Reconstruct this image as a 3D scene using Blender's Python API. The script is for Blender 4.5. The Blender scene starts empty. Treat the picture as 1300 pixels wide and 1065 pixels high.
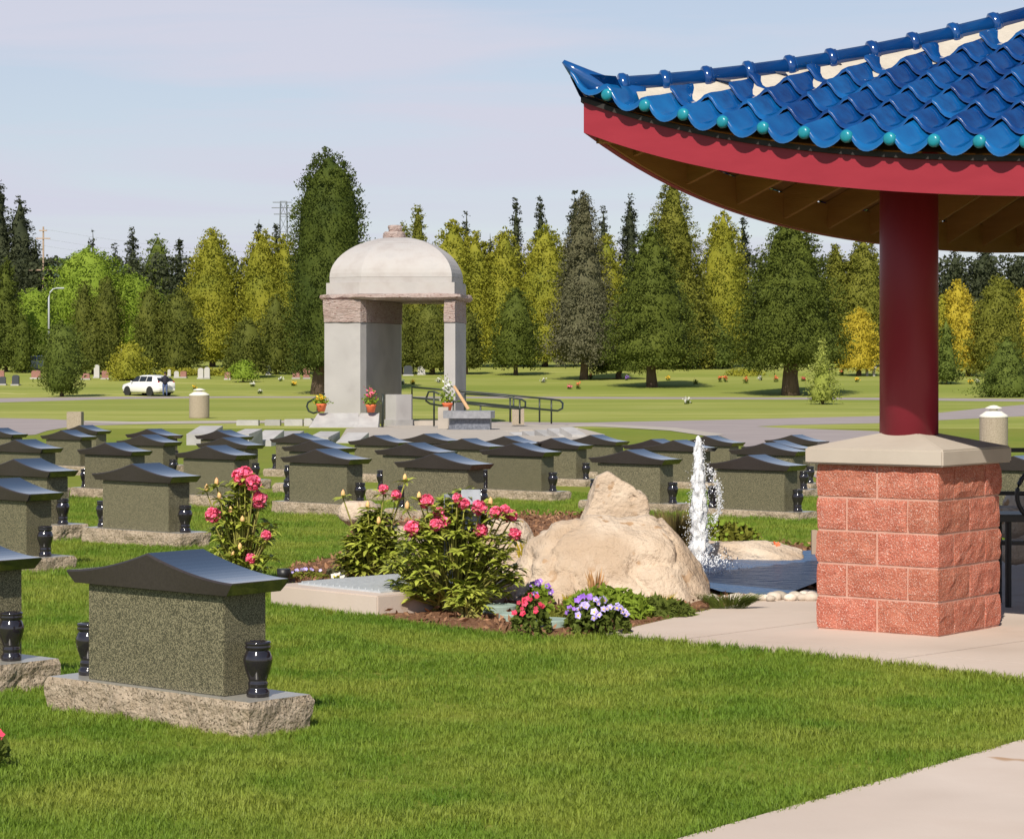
import bpy, bmesh, math, random
import numpy as np
from mathutils import Vector, Matrix, noise
random.seed(7); RNG = np.random.default_rng(7)
SC = bpy.context.scene; COL = SC.collection; PI = math.pi; R = math.radians
# ---------------------------------------------------------------- camera, sky, sun, exposure
F = 3104.0; CAMZ = 1.675; HOR = 460.0; PCX = 650.0        # focal length in photo pixels, eye height, horizon row
cam = bpy.data.cameras.new('camera'); cam_o = bpy.data.objects.new('camera', cam); COL.objects.link(cam_o)
cam_o.location = (0, 0, CAMZ); cam_o.rotation_euler = (R(90), 0, 0)
cam.sensor_width = 36; cam.lens = 36 * F / 1300; cam.shift_y = -(532.5 - HOR) / 1300
cam.clip_start = 0.1; cam.clip_end = 20000; SC.camera = cam_o
SUN_EL = R(41.8); SUN_AZ = R(193.5)       # azimuth clockwise from +Y: behind the camera, slightly left
sdir = Vector((math.sin(SUN_AZ) * math.cos(SUN_EL), math.cos(SUN_AZ) * math.cos(SUN_EL), math.sin(SUN_EL)))
sun = bpy.data.lights.new('sun', 'SUN'); sun.energy = 5.0; sun.angle = R(0.5); sun.color = (1.0, 0.93, 0.80)
sun_o = bpy.data.objects.new('sun', sun); COL.objects.link(sun_o); sun_o.location = sdir * 100
sun_o.rotation_euler = sdir.to_track_quat('Z', 'Y').to_euler()
W = bpy.data.worlds.new('World'); SC.world = W; W.use_nodes = True
def world():
    nt = W.node_tree; N = nt.nodes; L = nt.links; N.clear()
    out = N.new('ShaderNodeOutputWorld')
    sky = N.new('ShaderNodeTexSky'); sky.sky_type = 'NISHITA'; sky.sun_disc = False
    sky.sun_elevation = SUN_EL; sky.sun_rotation = SUN_AZ; sky.dust_density = 0.4; sky.ozone_density = 2.0; sky.air_density = 1.0
    b1 = N.new('ShaderNodeBackground'); b1.inputs[1].default_value = 0.095; L.new(sky.outputs[0], b1.inputs[0])
    b2 = N.new('ShaderNodeBackground'); b2.inputs[0].default_value = (0.60, 0.61, 0.715, 1); b2.inputs[1].default_value = 1.0
    tc = N.new('ShaderNodeTexCoord'); mp = N.new('ShaderNodeMapping'); mp.inputs['Scale'].default_value = (1.6, 1.6, 22)
    mp.inputs['Rotation'].default_value = (0, R(4), 0)
    L.new(tc.outputs['Generated'], mp.inputs[0])
    n = N.new('ShaderNodeTexNoise'); n.inputs['Scale'].default_value = 1.9; n.inputs['Detail'].default_value = 7
    n.inputs['Roughness'].default_value = 0.52; n.inputs['Distortion'].default_value = 0.5; L.new(mp.outputs[0], n.inputs['Vector'])
    mr = N.new('ShaderNodeMapRange'); mr.inputs['From Min'].default_value = 0.40; mr.inputs['From Max'].default_value = 0.60
    mr.inputs['To Min'].default_value = 0.52; mr.inputs['To Max'].default_value = 0.97; L.new(n.outputs['Fac'], mr.inputs['Value'])
    sx = N.new('ShaderNodeSeparateXYZ'); L.new(tc.outputs['Generated'], sx.inputs[0])
    ez = N.new('ShaderNodeMapRange'); ez.interpolation_type = 'SMOOTHSTEP'; ez.inputs['From Min'].default_value = 0.10; ez.inputs['From Max'].default_value = 0.42
    ez.inputs['To Min'].default_value = 1.0; ez.inputs['To Max'].default_value = 0.04; L.new(sx.outputs[2], ez.inputs['Value'])
    ml = N.new('ShaderNodeMath'); ml.operation = 'MULTIPLY'; L.new(mr.outputs[0], ml.inputs[0]); L.new(ez.outputs[0], ml.inputs[1]); mr = ml
    mx = N.new('ShaderNodeMixShader'); L.new(mr.outputs[0], mx.inputs[0]); L.new(b1.outputs[0], mx.inputs[1]); L.new(b2.outputs[0], mx.inputs[2])
    L.new(mx.outputs[0], out.inputs[0])
world()
vs = SC.view_settings; SC.display_settings.display_device = 'sRGB'
vs.view_transform = 'Standard'; vs.look = 'None'; vs.exposure = 0.12; vs.gamma = 1.0; vs.use_curve_mapping = False
SC.render.engine = 'CYCLES'; SC.cycles.max_bounces = 8; SC.cycles.transparent_max_bounces = 8
# ---------------------------------------------------------------- ground profile and pixel helpers
GY = [-60, 8, 11, 14.6, 22, 28, 36, 43, 60, 89, 130, 175, 200, 230, 260, 400, 1200, 9000]
GZ = [.08, .08, .05, 0, 0, -.06, -.18, -.27, -.40, -.60, -.78, -.75, .05, .95, 1.45, 2.5, 6, 20]
def g(y): return float(np.interp(y, GY, GZ))
_t = np.concatenate([np.arange(5, 300, .05), np.arange(300, 5000, 5)])
_ty = HOR + F * (CAMZ - np.interp(_t, GY, GZ)) / _t
def zof(py):                                   # distance of the ground seen at photo row py
    i = int(np.argmax(_ty < py)) if (_ty < py).any() else len(_t) - 1
    return float(_t[i])
def gp(px, py):                                # photo pixel -> point on the ground
    y = zof(py); return ((px - PCX) / F * y, y, g(y))
def at(px, py, y):                             # photo pixel at distance y
    return ((px - PCX) / F * y, y, CAMZ - (py - HOR) / F * y)
# ---------------------------------------------------------------- object helpers
def link(o, parent=None):
    COL.objects.link(o)
    if parent is not None: o.parent = parent
    return o
def tag(o, label=None, cat=None, group=None, kind=None):
    if label: o['label'] = label
    if cat: o['category'] = cat
    if group: o['group'] = group
    if kind: o['kind'] = kind
    return o
def thing(name, label, cat, loc=(0, 0, 0), rotz=0, group=None):
    o = bpy.data.objects.new(name, None); o.empty_display_size = .1; link(o)
    o.location = loc; o.rotation_euler = (0, 0, rotz); return tag(o, label, cat, group)
def mesh(name, verts, faces, mat, smooth=False):
    me = bpy.data.meshes.new(name); me.from_pydata([tuple(v) for v in verts], [], [tuple(f) for f in faces])
    if mat: me.materials.append(mat)
    if smooth: me.polygons.foreach_set('use_smooth', [True] * len(me.polygons))
    me.update(); return me
def obj(name, verts, faces, mat, parent=None, smooth=False, loc=None, rotz=0):
    o = bpy.data.objects.new(name, mesh(name, verts, faces, mat, smooth)); link(o, parent)
    if loc is not None: o.location = loc
    o.rotation_euler = (0, 0, rotz); return o
def quads(name, V, mat, parent=None):          # V: (n,4,3) numpy array of quads, fast
    n = len(V); me = bpy.data.meshes.new(name); me.vertices.add(n * 4); me.vertices.foreach_set('co', V.reshape(-1).astype(np.float32))
    me.loops.add(n * 4); me.loops.foreach_set('vertex_index', np.arange(n * 4, dtype=np.int32))
    me.polygons.add(n); me.polygons.foreach_set('loop_start', np.arange(0, n * 4, 4, dtype=np.int32))
    me.update(calc_edges=True); me.materials.append(mat)
    return link(bpy.data.objects.new(name, me), parent)
class MB:
    def __init__(s): s.v = []; s.f = []
    def add(s, vf):
        o = len(s.v); s.v += [tuple(p) for p in vf[0]]; s.f += [tuple(i + o for i in f) for f in vf[1]]; return s
    def build(s, name, mat, parent=None, smooth=False): return obj(name, s.v, s.f, mat, parent, smooth)
def xf(vf, loc=(0, 0, 0), rotz=0, sc=1):
    c, s_ = math.cos(rotz), math.sin(rotz)
    return ([(loc[0] + sc * (x * c - y * s_), loc[1] + sc * (x * s_ + y * c), loc[2] + sc * z) for x, y, z in vf[0]], vf[1])
def box(cx, cy, cz, sx, sy, sz, bev=0):
    if bev <= 0:
        v = [(cx + i * sx / 2, cy + j * sy / 2, cz + k * sz / 2) for k in (-1, 1) for j in (-1, 1) for i in (-1, 1)]
        return v, [(0, 2, 3, 1), (4, 5, 7, 6), (0, 1, 5, 4), (2, 6, 7, 3), (0, 4, 6, 2), (1, 3, 7, 5)]
    bm = bmesh.new(); bmesh.ops.create_cube(bm, size=1); bmesh.ops.scale(bm, vec=(sx, sy, sz), verts=bm.verts)
    bmesh.ops.bevel(bm, geom=bm.edges[:], offset=bev, segments=2, affect='EDGES'); bmesh.ops.translate(bm, vec=(cx, cy, cz), verts=bm.verts)
    r = tobuf(bm); return r
def tobuf(bm):
    bm.verts.index_update(); r = ([v.co.copy() for v in bm.verts], [[v.index for v in f.verts] for f in bm.faces]); bm.free(); return r
def lathe(prof, n=20, cx=0, cy=0):
    v = []; f = []
    for r, z in prof:
        for i in range(n): a = 2 * PI * i / n; v.append((cx + r * math.cos(a), cy + r * math.sin(a), z))
    m = len(prof)
    for k in range(m - 1):
        for i in range(n): j = (i + 1) % n; f.append((k * n + i, k * n + j, (k + 1) * n + j, (k + 1) * n + i))
    f.append(tuple(range(n - 1, -1, -1))); f.append(tuple((m - 1) * n + i for i in range(n))); return v, f
def tube(pts, rad, n=8, closed=False):
    pts = [Vector(p) for p in pts]; m = len(pts); v = []; f = []
    if not hasattr(rad, '__len__'): rad = [rad] * m
    up = Vector((0, 0, 1))
    for k, p in enumerate(pts):
        if closed: t = pts[(k + 1) % m] - pts[k - 1]
        else: t = (pts[min(k + 1, m - 1)] - pts[max(k - 1, 0)])
        t.normalize(); ref = up if abs(t.z) < .95 else Vector((1, 0, 0))
        a = t.cross(ref).normalized(); b = a.cross(t).normalized()
        for i in range(n): q = 2 * PI * i / n; v.append(p + rad[k] * (a * math.cos(q) + b * math.sin(q)))
    for k in range(m if closed else m - 1):
        k2 = (k + 1) % m
        for i in range(n): j = (i + 1) % n; f.append((k * n + i, k * n + j, k2 * n + j, k2 * n + i))
    if not closed: f.append(tuple(range(n - 1, -1, -1))); f.append(tuple((m - 1) * n + i for i in range(n)))
    return v, f
def prism(poly, z0, z1):                       # vertical prism over a 2-D polygon (ccw)
    n = len(poly); v = [(x, y, z0) for x, y in poly] + [(x, y, z1) for x, y in poly]
    f = [tuple(range(n - 1, -1, -1)), tuple(range(n, 2 * n))] + [(i, (i + 1) % n, n + (i + 1) % n, n + i) for i in range(n)]
    return v, f
def nz(p, s=1.0, o=3): return noise.fractal(Vector(p) * s, 1.0, 2.0, o)
# ---------------------------------------------------------------- materials
def M(name, c1, c2=None, sc=4.0, rough=.8, bump=0.0, bsc=60.0, spec=.5, c3=None, sc3=120.0, t3=.62, island=False, trans=0.0,
      metal=0.0, coat=0.0, rnd=.0, world=False, detail=4, stretch=None, bdist=.02, big=None, bigsc=.3, hard=False):
    m = bpy.data.materials.new(name); m.use_nodes = True; nt = m.node_tree; N = nt.nodes; L = nt.links
    P = N['Principled BSDF']; P.inputs['Roughness'].default_value = rough; P.inputs['Metallic'].default_value = metal
    P.inputs['Specular IOR Level'].default_value = spec; P.inputs['Coat Weight'].default_value = coat; P.inputs['Coat Roughness'].default_value = .05
    tc = N.new('ShaderNodeTexCoord')
    if world:
        vec = N.new('ShaderNodeNewGeometry').outputs['Position']
    else:
        oi = N.new('ShaderNodeObjectInfo'); ad = N.new('ShaderNodeVectorMath'); ad.operation = 'MULTIPLY_ADD'
        ad.inputs[0].default_value = (13, 7, 5); L.new(oi.outputs['Random'], ad.inputs[1]); L.new(tc.outputs['Object'], ad.inputs[2]); vec = ad.outputs[0]
    if stretch:
        mp = N.new('ShaderNodeMapping'); mp.inputs['Scale'].default_value = stretch; L.new(vec, mp.inputs[0]); vec = mp.outputs[0]
    def noi(s, d=detail, r=.55):
        n = N.new('ShaderNodeTexNoise'); n.inputs['Scale'].default_value = s; n.inputs['Detail'].default_value = d; n.inputs['Roughness'].default_value = r
        L.new(vec, n.inputs['Vector']); return n.outputs['Fac']
    def mix(fac, a, b, mode='MIX'):
        x = N.new('ShaderNodeMix'); x.data_type = 'RGBA'; x.blend_type = mode
        if isinstance(fac, float): x.inputs[0].default_value = fac
        else: L.new(fac, x.inputs[0])
        for q, i in ((a, 6), (b, 7)):
            if isinstance(q, tuple): x.inputs[i].default_value = (*q, 1)
            else: L.new(q, x.inputs[i])
        return x.outputs[2]
    def rng(v, a, b, c=0.0, d=1.0):
        r = N.new('ShaderNodeMapRange'); r.inputs['From Min'].default_value = a; r.inputs['From Max'].default_value = b
        r.inputs['To Min'].default_value = c; r.inputs['To Max'].default_value = d; L.new(v, r.inputs['Value']); return r.outputs[0]
    col = c1
    if c2 is not None:
        col = mix(rng(noi(sc), *((.47, .53) if hard else (.32, .68))), c1, c2)
    if c3 is not None: col = mix(rng(noi(sc3, 2), t3, t3 + .05), col, c3)
    if big is not None: col = mix(rng(noi(bigsc, 3), .42, .66), col, big)
    if island:
        ge = N.new('ShaderNodeNewGeometry'); ia = .4 if island is True else island; v = rng(ge.outputs['Random Per Island'], 0, 1, 1 - ia, 1 + ia)
        hs = N.new('ShaderNodeHueSaturation'); L.new(v, hs.inputs['Value'])
        if isinstance(col, tuple): hs.inputs['Color'].default_value = (*col, 1)
        else: L.new(col, hs.inputs['Color'])
        col = hs.outputs[0]
    if rnd:
        o2 = N.new('ShaderNodeObjectInfo'); hs = N.new('ShaderNodeHueSaturation'); L.new(rng(o2.outputs['Random'], 0, 1, 1 - rnd, 1 + rnd), hs.inputs['Value'])
        L.new(rng(o2.outputs['Random'], 0, 1, .5 + rnd * .03, .5 - rnd * .03), hs.inputs['Hue'])
        if isinstance(col, tuple): hs.inputs['Color'].default_value = (*col, 1)
        else: L.new(col, hs.inputs['Color'])
        col = hs.outputs[0]
    if isinstance(col, tuple): P.inputs['Base Color'].default_value = (*col, 1)
    else: L.new(col, P.inputs['Base Color'])
    if bump:
        b = N.new('ShaderNodeBump'); b.inputs['Strength'].default_value = bump; b.inputs['Distance'].default_value = bdist
        L.new(noi(bsc, 5, .6), b.inputs['Height']); L.new(b.outputs[0], P.inputs['Normal'])
    if trans:
        t = N.new('ShaderNodeBsdfTranslucent'); mx = N.new('ShaderNodeMixShader'); mx.inputs[0].default_value = trans
        if isinstance(col, tuple): t.inputs[0].default_value = (*col, 1)
        else: L.new(col, t.inputs[0])
        L.new(P.outputs[0], mx.inputs[1]); L.new(t.outputs[0], mx.inputs[2]); L.new(mx.outputs[0], N['Material Output'].inputs[0])
    return m
m_lawn = M('lawn_soil_green', (.15, .195, .024), (.20, .235, .034), sc=.9, rough=.9, spec=.1, bump=.6, bsc=30, world=True, c3=(.20, .22, .045), sc3=9, t3=.60, big=(.20, .215, .035), bigsc=.07, bdist=.03)
m_blade = M('grass_blade', (.108, .195, .016), (.185, .262, .030), sc=2.0, rough=.55, spec=.3, world=True, island=True, trans=.35, big=(.245, .285, .042), bigsc=1.1)
m_lawn2 = M('far_lawn_yellow_green', (.24, .27, .052), (.33, .335, .085), sc=.5, rough=.9, spec=.1, bump=.7, bsc=8, world=True, c3=(.40, .38, .13), sc3=1.1, t3=.57, big=(.20, .24, .042), bigsc=.05, bdist=.06, stretch=(.16, 1, 1))
m_road = M('drive_asphalt', (.30, .255, .25), (.34, .29, .28), sc=.6, rough=.95, spec=.2, world=True, bump=.2, bsc=8)
m_path = M('pale_path', (.38, .335, .29), (.44, .39, .34), sc=2, rough=.95, spec=.2, world=True)
m_conc = M('paving_concrete', (.55, .45, .385), (.61, .515, .45), sc=1.6, rough=.9, spec=.25, world=True, bump=.25, bsc=70, big=(.49, .40, .34), bigsc=.8, bdist=.005, c3=(.42, .27, .17), sc3=3.2, t3=.70)
m_concd = M('joint_dark', (.20, .16, .13), rough=.95)
m_cap = M('cast_cap_concrete', (.43, .37, .315), (.48, .42, .36), sc=3, rough=.85, bump=.2, bsc=80, spec=.25, bdist=.004)
m_mulch = M('bark_mulch', (.16, .075, .04), (.27, .14, .08), sc=30, rough=1, bump=1.0, bsc=45, spec=.1, world=True, c3=(.36, .22, .14), sc3=60, t3=.6, bdist=.03)
m_chip = M('mulch_chip', (.20, .10, .055), (.34, .19, .11), sc=40, rough=1, spec=.1, island=True)
m_die = M('green_speckled_granite', (.064, .058, .036), (.26, .232, .145), sc=185, rough=.42, spec=.45, detail=3, c3=(.022, .025, .016), sc3=270, t3=.55, hard=True, rnd=.10)
m_dcap = M('polished_black_granite', (.016, .016, .019), (.024, .024, .028), sc=90, rough=.13, spec=1.0, coat=.6)
m_dcapf = M('honed_black_granite_edge', (.034, .027, .027), (.046, .037, .036), sc=90, rough=.38, spec=.4)
m_vase = M('polished_black_vase', (.018, .015, .019), rough=.09, spec=.8)
m_slabt = M('base_slab_steeled_top', (.26, .25, .23), (.34, .32, .28), sc=60, rough=.28, spec=.5)
m_slab = M('rock_pitched_granite', (.34, .265, .19), (.47, .38, .29), sc=22, rough=.95, spec=.2, bump=1, bsc=40, c3=(.13, .10, .07), sc3=85, t3=.585, bdist=.025)
m_block = M('split_face_red_block', (.43, .125, .080), (.55, .195, .130), sc=14, rough=.95, spec=.2, bump=1.0, bsc=75, c3=(.72, .48, .41), sc3=150, t3=.585, bdist=.018, rnd=.09)
m_mortar = M('pink_mortar', (.56, .32, .25), (.50, .27, .21), sc=20, rough=.95, bump=.3, bsc=90)
m_red = M('crimson_paint', (.285, .022, .038), (.315, .026, .043), sc=3, rough=.5, spec=.35, bump=.12, bsc=40, stretch=(1, 1, 4), bdist=.003)
m_redc = M('maroon_column_paint', (.235, .015, .032), (.26, .018, .037), sc=2, rough=.42, spec=.35)
m_tile = M('glazed_blue_tile', (.002, .034, .15), (.003, .075, .26), sc=9, rough=.10, spec=.8, coat=.5, rnd=.25, bump=.12, bsc=25, bdist=.004)
m_ridge = M('glazed_deep_blue', (.003, .040, .17), (.004, .06, .22), sc=5, rough=.16, spec=.7, coat=.4, rnd=.12, bump=.12, bsc=25, bdist=.004)
m_eave = M('glazed_eave_blue', (.004, .075, .25), (.005, .115, .33), sc=7, rough=.11, spec=.8, coat=.5, rnd=.1)
m_turq = M('turquoise_glaze', (.010, .20, .28), (.015, .25, .33), sc=12, rough=.3, spec=.5)
m_plaster = M('ridge_plaster', (.52, .465, .39), (.43, .38, .32), sc=6, rough=.95, bump=.5, bsc=30)
m_flash = M('black_flashing', (.022, .018, .018), (.034, .028, .026), sc=5, rough=.8)
m_wood = M('brown_timber', (.31, .145, .045), (.38, .185, .06), sc=2, rough=.75, spec=.25, stretch=(1, 1, 6), bump=.2, bsc=20)
m_deck = M('brown_roof_deck', (.20, .09, .03), (.25, .12, .04), sc=3, rough=.85)
m_iron = M('black_iron', (.014, .013, .015), rough=.45, spec=.5)
m_rail = M('dark_green_rail', (.02, .028, .02), rough=.4, spec=.5)
m_rock = M('sandstone_boulder', (.57, .445, .335), (.66, .545, .435), sc=2.6, rough=.95, spec=.2, bump=1.0, bsc=22, detail=7, big=(.48, .36, .26), bigsc=2.2, c3=(.44, .27, .15), sc3=7, t3=.64, bdist=.03)
m_peb = M('pebble_stone', (.50, .42, .35), (.66, .58, .50), sc=8, rough=.9, rnd=.3, bump=.4, bsc=30)
m_marb = M('pale_marble', (.38, .36, .355), (.44, .42, .41), sc=2.2, rough=.6, spec=.35, big=(.34, .32, .315), bigsc=1.1)
m_marbp = M('warm_dome_stone', (.42, .395, .385), (.49, .46, .445), sc=1.5, rough=.7, spec=.3, big=(.40, .365, .35), bigsc=1.5, bump=.2, bsc=10)
m_pink = M('rough_pink_stone', (.36, .26, .23), (.46, .37, .34), sc=2.5, rough=.95, bump=1, bsc=6, stretch=(1, 1, 3.5), c3=(.22, .12, .10), sc3=5, t3=.62, bdist=.1)
m_grey = M('grey_polished_granite', (.22, .22, .24), (.30, .30, .32), sc=9, rough=.35)
m_dgr = M('dark_blue_granite', (.10, .11, .14), (.19, .20, .24), sc=14, rough=.4)
m_plq = M('grey_grave_plaque', (.33, .315, .31), (.41, .395, .385), sc=3, rough=.6, rnd=.15)
m_bark = M('conifer_bark', (.11, .075, .055), (.17, .115, .085), sc=5, rough=1, bump=1, bsc=12, stretch=(1, 1, .25), bdist=.08)
m_barkp = M('pale_stem', (.30, .24, .18), (.38, .30, .22), sc=20, rough=.9)
m_white = M('white_car_paint', (.80, .79, .77), rough=.25, spec=.5, coat=.6)
m_glass = M('dark_car_glass', (.02, .022, .025), rough=.06, spec=.8)
m_tyre = M('black_tyre', (.02, .02, .02), rough=.9)
m_rim = M('silver_rim', (.55, .55, .55), rough=.35, metal=.7)
m_lamp = M('red_lamp', (.5, .02, .02), rough=.3)
m_silver = M('galvanised_steel', (.34, .36, .40), (.26, .28, .31), sc=14, rough=.5, metal=.4)
m_grate = M('grey_fibre_grate', (.40, .42, .44), (.48, .50, .52), sc=20, rough=.7)
m_can = M('exposed_aggregate', (.27, .22, .16), (.42, .35, .27), sc=40, rough=.95, bump=.4, bsc=60)
m_canl = M('cream_dome_lid', (.74, .70, .62), rough=.6)
m_orange = M('terracotta_orange', (.75, .16, .06), rough=.7)
m_tan = M('tan_wood', (.55, .33, .17), (.62, .40, .22), sc=8, rough=.8)
m_lid = M('green_valve_lid', (.30, .38, .33), (.24, .32, .28), sc=10, rough=.6)
m_pole = M('weathered_pole', (.36, .26, .19), (.42, .31, .23), sc=2, rough=.95)
m_lgrey = M('light_grey_metal', (.45, .47, .5), rough=.5)
m_blue = M('blue_cloth', (.07, .10, .20), rough=.9); m_dark = M('dark_cloth', (.018, .018, .03), rough=.9); m_skin = M('skin', (.42, .25, .17), rough=.6)
m_hair = M('dark_hair', (.02, .014, .01), rough=.7)
m_roofb = M('pale_blue_roof', (.40, .50, .62), rough=.7); m_wallw = M('white_wall', (.72, .72, .70), rough=.8)
m_hill = M('forested_hill', (.045, .075, .045), (.07, .10, .06), sc=.02, rough=1, world=True, bump=1, bsc=.03)
m_w = M('white_petal', (.80, .78, .74), rough=.7, trans=.2)
m_y = M('yellow_petal', (.85, .50, .02), rough=.7); m_r = M('red_petal', (.55, .008, .045), (.70, .05, .12), sc=30, rough=.7, island=True)
m_pinkf = M('pink_rhododendron_petal', (.86, .05, .17), (.92, .26, .40), sc=60, rough=.7, island=True, trans=.2)
m_bud = M('pale_orange_bud', (.80, .38, .20), (.75, .55, .20), sc=30, rough=.7)
m_purple = M('violet_petal', (.22, .08, .50), (.36, .18, .62), sc=40, rough=.7, island=True)
m_lav = M('lavender_white_petal', (.27, .19, .58), (.56, .49, .76), sc=40, rough=.7, island=True)
def fol(name, a, b, c=None, sc=.5): return M(name, a, b, sc=sc, rough=.75, spec=.2, island=.2, trans=.25, big=c, bigsc=.25)
m_f = dict(gold=fol('golden_green_foliage', (.235, .235, .022), (.36, .335, .038), (.185, .20, .022)), dark=fol('deep_green_foliage', (.066, .088, .012), (.115, .14, .020)),
  yew=fol('dark_olive_foliage', (.080, .096, .015), (.13, .14, .022)), grey=fol('grey_brown_spruce', (.10, .10, .05), (.155, .145, .08)),
  olive=fol('olive_foliage', (.135, .145, .018), (.20, .20, .030)), bright=fol('fresh_green_leaves', (.17, .25, .022), (.24, .32, .038)),
  yellow=fol('golden_yellow_foliage', (.37, .29, .022), (.48, .38, .04)), tall=fol('rich_green_foliage', (.044, .066, .010), (.085, .11, .015)),
  fir=fol('distant_fir_needles', (.042, .052, .026), (.066, .076, .036)), pale=fol('pale_green_needles', (.26, .30, .05), (.34, .37, .09)),
  mid=fol('mid_green_foliage', (.085, .115, .018), (.135, .17, .03)))
m_rleaf = M('rhododendron_leaf', (.23, .28, .032), (.38, .40, .07), sc=9, rough=.38, spec=.45, island=True, trans=.15)
m_rstem = M('yellow_green_stem', (.32, .32, .05), (.22, .18, .06), sc=8, rough=.8)
# ---------------------------------------------------------------- ground sheets
BR = sorted(set([float(v) for v in list(range(-60, 100, 2)) + list(range(100, 300, 5)) + GY[1:-2]]))
def sheet(name, poly, off, mat, parent=None, kind='structure', amp=0, rim=None):
    bm = bmesh.new(); vs_ = [bm.verts.new((x, y, 0)) for x, y in poly]; bm.faces.new(vs_)
    y0 = min(p[1] for p in poly); y1 = max(p[1] for p in poly)
    for y in BR:
        if y0 < y < y1: bmesh.ops.bisect_plane(bm, geom=bm.verts[:] + bm.edges[:] + bm.faces[:], plane_co=(0, y, 0), plane_no=(0, 1, 0))
    for v in bm.verts: v.co.z = g(v.co.y) + off
    bmesh.ops.recalc_face_normals(bm, faces=bm.faces)
    if sum(f.normal.z for f in bm.faces) < 0: bmesh.ops.reverse_faces(bm, faces=bm.faces)
    o = obj(name, *tobuf(bm), mat, parent)
    if kind: o['kind'] = kind
    return o
def pxpoly(pts): return [gp(x, y)[:2] for x, y in pts]
def ground():
    ys = sorted(set(BR + [320, 400, 600, 900, 1200, 2500, 5000, 9000])); xs = [-6000, -2000, -600, -200, -80, -40, -20, -10, -5, 0, 5, 10, 20, 40, 80, 200, 600, 2000, 6000]
    V = [(x, y, g(y)) for y in ys for x in xs]; n = len(xs)
    Fc = [(j * n + i, j * n + i + 1, (j + 1) * n + i + 1, (j + 1) * n + i) for j in range(len(ys) - 1) for i in range(n - 1)]
    o = obj('lawn', V, Fc, m_lawn); tag(o, 'mown cemetery lawn spreading from the foreground to the far trees', None, None, 'structure')
ground()
def hills():
    V = []; Fc = []; n = 160
    for i in range(n + 1):
        x = -3400 + 6800 * i / n
        top = 215 + 45 * nz((x * .0012, 3, 0)) + 8 * nz((x * .012, 7, 0)) + 50 * math.exp(-((x + 1150) / 300) ** 2)
        for t in (0, .35, .7, 1): V.append((x, 5200 + 1400 * t, 10 + (top - 10) * math.sin(t * PI / 2)))
    for i in range(n):
        for k in range(3): a = i * 4 + k; Fc.append((a, a + 4, a + 5, a + 1))
    tag(obj('hills', V, Fc, m_hill, smooth=True), 'low blue wooded hills on the horizon', kind='structure')
hills()
POLY_PAVE = pxpoly([(768, 811), (900, 823), (1040, 836), (1300, 867.5), (1700, 915)]) + [(8.5, 20.5)] + [gp(1290, 707)[:2]] + pxpoly([(1030, 757), (905, 778)])
TH = R(36.87)
def clip(poly, nx, ny, d):                      # keep nx*x+ny*y<=d
    out = []
    for i in range(len(poly)):
        p, q = poly[i], poly[(i + 1) % len(poly)]; a = nx * p[0] + ny * p[1] - d; b = nx * q[0] + ny * q[1] - d
        if a <= 0: out.append(p)
        if a * b < 0: t = a / (a - b); out.append((p[0] + t * (q[0] - p[0]), p[1] + t * (q[1] - p[1])))
    return out
def area(p): return .5 * sum(p[i][0] * p[(i + 1) % len(p)][1] - p[(i + 1) % len(p)][0] * p[i][1] for i in range(len(p)))
def pavement():
    base = sheet('pavement', POLY_PAVE, .004, m_concd); tag(base, 'pale concrete pavement under and around the pavilion')
    ax = (math.cos(TH + R(6)), -math.sin(TH + R(6))); ay = (-ax[1], ax[0]); s = 1.55; c0 = gp(1175, 838)
    for i in range(-6, 8):
        for j in range(-3, 7):
            u0 = ax[0] * c0[0] + ax[1] * c0[1] + i * s; v0 = ay[0] * c0[0] + ay[1] * c0[1] + j * s
            p = POLY_PAVE
            for nx, ny, d in ((ax[0], ax[1], u0 + s - .007), (-ax[0], -ax[1], -u0 - .007), (ay[0], ay[1], v0 + s - .007), (-ay[0], -ay[1], -v0 - .007)):
                if len(p) > 2: p = clip(p, nx, ny, d)
            if len(p) > 2 and abs(area(p)) > .05:
                if area(p) < 0: p = p[::-1]
                zz = [g(q[1]) for q in p]; n = len(p)
                V = [(q[0], q[1], z + .006) for q, z in zip(p, zz)] + [(q[0], q[1], z + .03) for q, z in zip(p, zz)]
                obj('paving_slab', V, [tuple(range(n, 2 * n))] + [(k, (k + 1) % n, n + (k + 1) % n, n + k) for k in range(n)], m_conc, base)
pavement()
P2 = pxpoly([(1190, 977), (1300, 944.5), (1500, 890), (1700, 960), (1500, 1180), (700, 1120), (860, 1075)])
tag(sheet('front_pavement', P2, .02, m_conc), 'corner of a second pale pavement at the lower right')
def strip(p, q):                                # closed polygon from upper row and lower row of pixels
    return pxpoly(p) + pxpoly(q[::-1])
tag(sheet('far_lawn', [(-900, 82), (900, 82), (900, 330), (-900, 330)], .003, m_lawn2), 'yellower lawn of graves beyond the drive')
tag(sheet('drive', strip([(-700, 534), (0, 531), (60, 532), (110, 534.5), (170, 536.5), (300, 535.2), (500, 534.5), (745, 536.6), (900, 533.5), (1110, 528.5), (1194, 524), (1250, 518), (1300, 514), (1700, 505.9)],
    [(-700, 575), (-200, 562), (0, 555), (45, 552), (60, 547), (95, 541), (170, 538.8), (300, 537.5), (500, 537), (745, 541.5), (860, 546), (915, 554), (930, 560), (1000, 592), (1050, 612), (1150, 612), (1250, 585), (1190, 558), (1113, 547.5), (1000, 543.8), (960, 541.6), (1000, 539.8), (1113, 537.5), (1300, 528.5), (1700, 515)]), .008, m_road), 'grey drive curving behind the monuments')
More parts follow.
